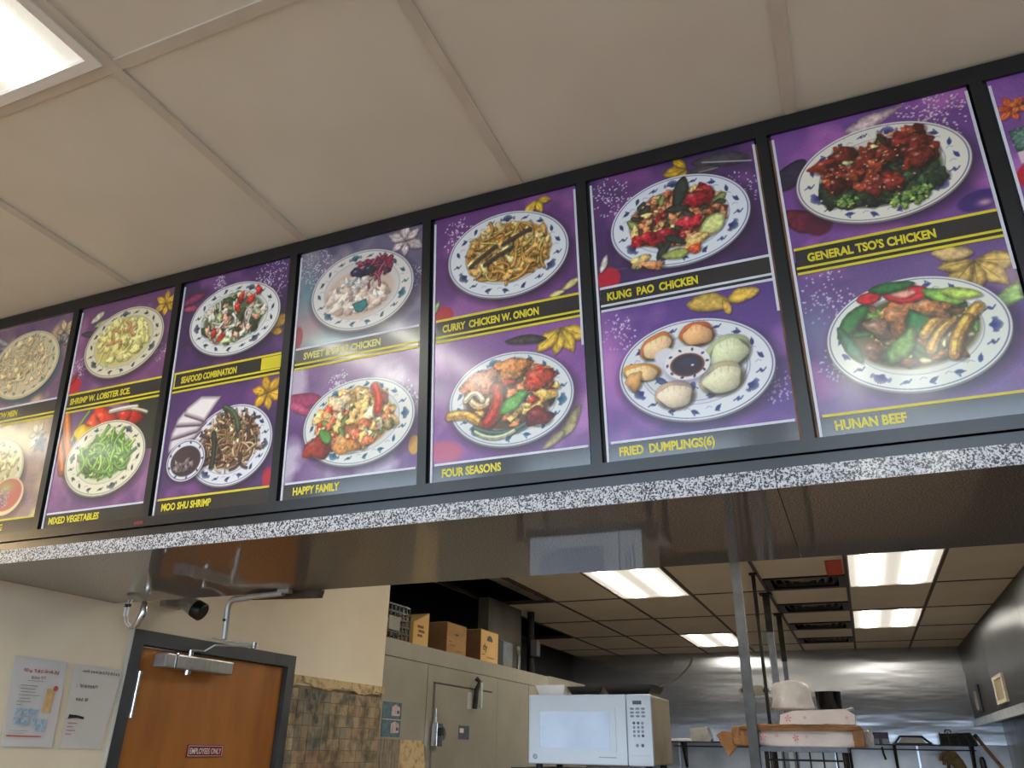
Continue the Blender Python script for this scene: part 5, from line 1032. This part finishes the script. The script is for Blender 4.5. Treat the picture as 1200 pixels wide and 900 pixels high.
part('cloth', lumpy(1.958, 2.00, 3.75, 3.95, ZB+0.002, ZB+0.085, 0.008, 11, 6), M['whitewrap'], th)

# ================================================================== BACK WALL SHELF AND TOOLS
ZW = 1.855; YB = 9.585
bs = thing('wall_shelf', 'long thin dark shelf on brackets across the steel back wall', 'shelf', (1.5, 9.5, ZW-0.1))
part('shelf_board', MB().box(-0.50, 3.10, 9.34, YB, ZW-0.012, ZW), M['dark_steel'], bs); part('lower_rail', MB().tube([(-0.3, 9.40, ZW-0.055), (3.08, 9.40, ZW-0.055)], 0.007, 6), M['dark_steel'], bs)
for x in (-0.20, 0.62, 1.75, 2.24, 3.03): part('bracket', MB().prism([(9.34, ZW-0.012), (YB, ZW-0.012), (YB, ZW-0.30), (YB-0.03, ZW-0.30), (9.36, ZW-0.04)], 0.03, lambda a, b, c: (x+c, a, b)), M['dark_steel'], bs)
single('cutting_board', MB().box(-0.40, -0.08, 9.36, 9.55, ZW, ZW+0.035, 0.004), M['foam'], 'flat white slab at the left end of the back wall shelf', 'board')
wc = single('plastic_container', MB().prism([(-0.07, ZW), (-0.09, ZW+0.15), (0.12, ZW+0.17), (0.17, ZW+0.02), (0.16, ZW)], 0.16, lambda a, b, c: (a, 9.38+c, b)), mat('cloudy_plastic', rgb(176, 176, 168), 0.4, mix=rgb(150, 150, 144), scale=8), 'cloudy plastic tub tilted on the shelf beside the white slab', 'tub')
pc = thing('purple_carton', 'small purple and grey carton on the back wall shelf', 'box', (2.13, 9.45, ZW))
part('carton_body', MB().box(2.03, 2.21, 9.38, 9.50, ZW, ZW+0.125), M['purple'], pc); part('pale_foot', MB().box(2.035, 2.205, 9.375, 9.38, ZW, ZW+0.055), M['galv'], pc); part('black_tab', MB().box(2.10, 2.135, 9.372, 9.375, ZW, ZW+0.125), M['black'], pc)
hk = single('hanging_hook', MB().tube([(2.12, 9.33, ZW-0.03), (2.125, 9.335, ZW-0.10), (2.14, 9.335, ZW-0.165)], 0.012, 8), M['dark_steel'], 'short dark hook hanging from the shelf below the purple carton', 'hook')
wt = thing('wire_tray', 'low wire tray with sloped sides between the purple carton and black basket', 'tray', (2.46, 9.45, ZW))
part('rim', MB().tube([(2.26, 9.38, ZW), (2.33, 9.38, ZW+0.085), (2.56, 9.38, ZW+0.085), (2.66, 9.38, ZW+0.005), (2.26, 9.38, ZW+0.005)], 0.011, 8).tube([(2.26, 9.52, ZW), (2.33, 9.52, ZW+0.085), (2.56, 9.52, ZW+0.085), (2.66, 9.52, ZW+0.005)], 0.011, 8), M['black'], wt)
part('tray_fill', MB().prism([(2.31, ZW+0.006), (2.345, ZW+0.07), (2.55, ZW+0.07), (2.60, ZW+0.006)], 0.08, lambda a, b, c: (a, 9.41+c, b)), mat('tray_fill_grey', rgb(168, 166, 158), 0.5), wt)
bb = thing('black_basket', 'black basket on the back wall shelf near the hood corner', 'basket', (2.92, 9.45, ZW))
part('panel', MB().prism([(2.74, ZW), (2.75, ZW+0.115), (3.05, ZW+0.13), (3.12, ZW)], 0.01, lambda a, b, c: (a, 9.42+c, b)), M['rubber'], bb)
for i in range(5): part('bar', MB().tube([(2.745, 9.40, ZW+0.012+0.025*i), (3.10-0.012*i, 9.40, ZW+0.012+0.027*i)], 0.006, 6), M['dark_steel'], bb)
for x, xb in ((2.745, 2.74), (2.83, 2.83), (2.92, 2.93), (3.0, 3.03), (3.05, 3.11)): part('bar', MB().tube([(xb, 9.39, ZW), (x, 9.39, ZW+0.13)], 0.008, 6), M['black'], bb)
part('grip', MB().tube([(2.80, 9.40, ZW+0.125), (2.81, 9.40, ZW+0.155), (2.86, 9.40, ZW+0.155), (2.865, 9.40, ZW+0.125)], 0.008, 6), M['black'], bb)
gl = thing('work_glove', 'olive brown glove-shaped rag hanging below the shelf', 'glove', (2.82, 9.30, 1.5))
part('palm', MB().prism([(2.72, 1.76), (2.78, 1.79), (2.86, 1.79), (2.92, 1.70), (2.99, 1.50), (2.88, 1.47), (2.80, 1.66), (2.76, 1.66)], 0.05, lambda a, b, c: (a, 9.28+c, b)), M['olive'], gl)
for i, (x, z) in enumerate(((2.70, 1.74), (2.725, 1.70), (2.76, 1.66))): part('finger', MB().tube([(x+0.05, 9.30, z+0.03), (x+0.01, 9.29, z), (x, 9.29, z-0.05)], 0.02, 8), M['olive'], gl)
ws = thing('wooden_stick', 'long slanted wooden stick leaning against the steel wall at right', 'stick', (3.2, 9.4, 1.5))
part('shaft', MB().tube([(3.13, 9.50, 1.93), (3.42-0.02, 9.35, 1.45)], 0.018, 10), M['stick'], ws); part('dark_tip', MB().tube([(3.11, 9.51, 1.965), (3.13, 9.50, 1.93)], 0.022, 10), M['black'], ws)
kh = thing('hanging_tool', 'dark handled tool hanging beside the wooden stick', 'tool', (3.10, 9.35, 1.6))
part('handle', MB().lathe([(0, 0), (0.03, 0.005), (0.034, 0.05), (0.03, 0.20), (0.02, 0.235), (0, 0.24)], (3.12, 9.40, 1.50), 14), M['black'], kh); part('hang_loop', MB().tube([(3.12, 9.40, 1.74), (3.115, 9.40, 1.80)], 0.005, 6), M['alu'], kh)
ov = thing('oval_plate', 'oval metal plate with two bolts on the back wall behind the thick post', 'plate', (0.73, 9.585, 2.42))
part('plate', MB().prism([(0.735+0.19*math.copysign(abs(math.cos(t))**0.7, math.cos(t)), 2.455+0.058*math.sin(t)) for t in [k*PI/12 for k in range(24)]], -0.02, lambda a, b, c: (a, YB+c, b)), mat('tarnished_plate', rgb(126, 118, 104), 0.4, metal=0.6, mix=rgb(96, 90, 80), scale=10), ov)
for x in (0.60, 0.87): part('bolt', MB().tube([(x, YB-0.02, 2.455), (x, YB-0.045, 2.455)], 0.026, 12), M['dark_steel'], ov)

# ================================================================== EXHAUST HOOD
hd = thing('exhaust_hood', 'stainless exhaust hood along the right side of the kitchen', 'hood', (3.3, 4.8, 2.1))
for i, (a, b) in enumerate(((0.6, 3.2), (3.205, 5.5), (5.505, 7.68), (7.685, 9.575))): part('hood_sheet', MB().box(3.150, 3.160, a, b, 2.125, 2.95), M['steel_hood'], hd)
part('bottom_lip', MB().box(3.135, 3.175, 0.6, 9.50, 2.05, 2.125), mat('bright_lip', rgb(214, 218, 222), 0.35, metal=0.5, mix=rgb(190, 196, 202), scale=10), hd)
part('underside', MB().box(3.175, 3.415, 0.6, 9.575, 2.10, 2.12), M['steel_hood'], hd)
pf = thing('picture_frame', 'small cream framed notice hanging on the hood face', 'frame', (3.15, 7.1, 2.17))
fm = MB(); YA, YC, ZA, ZD = 6.84, 7.42, 2.172, 2.405
for a, b, c, d in ((YA, YC, ZA, ZA+0.03), (YA, YC, ZD-0.03, ZD), (YA, YA+0.07, ZA+0.03, ZD-0.03), (YC-0.07, YC, ZA+0.03, ZD-0.03)): fm.box(3.128, 3.149, a, b, c, d)
part('moulding', fm, mat('cream_moulding', rgb(206, 198, 180), 0.5, mix=rgb(190, 180, 160), scale=30), pf); part('insert', MB().box(3.140, 3.149, YA+0.07, YC-0.07, ZA+0.03, ZD-0.03), mat('yellowed_notice', rgb(160, 148, 118), 0.7, mix=rgb(132, 120, 92), scale=60), pf)
tl = thing('magnetic_holder', 'narrow black and cream holder hanging on the hood near the corner', 'holder', (3.14, 8.8, 2.17))
part('black_back', MB().box(3.128, 3.149, 8.56, 8.74, 2.165, 2.43), M['black'], tl); part('cream_bar', MB().box(3.118, 3.149, 8.80, 8.90, 2.19, 2.38), mat('cream_bar', rgb(176, 168, 146), 0.4), tl)
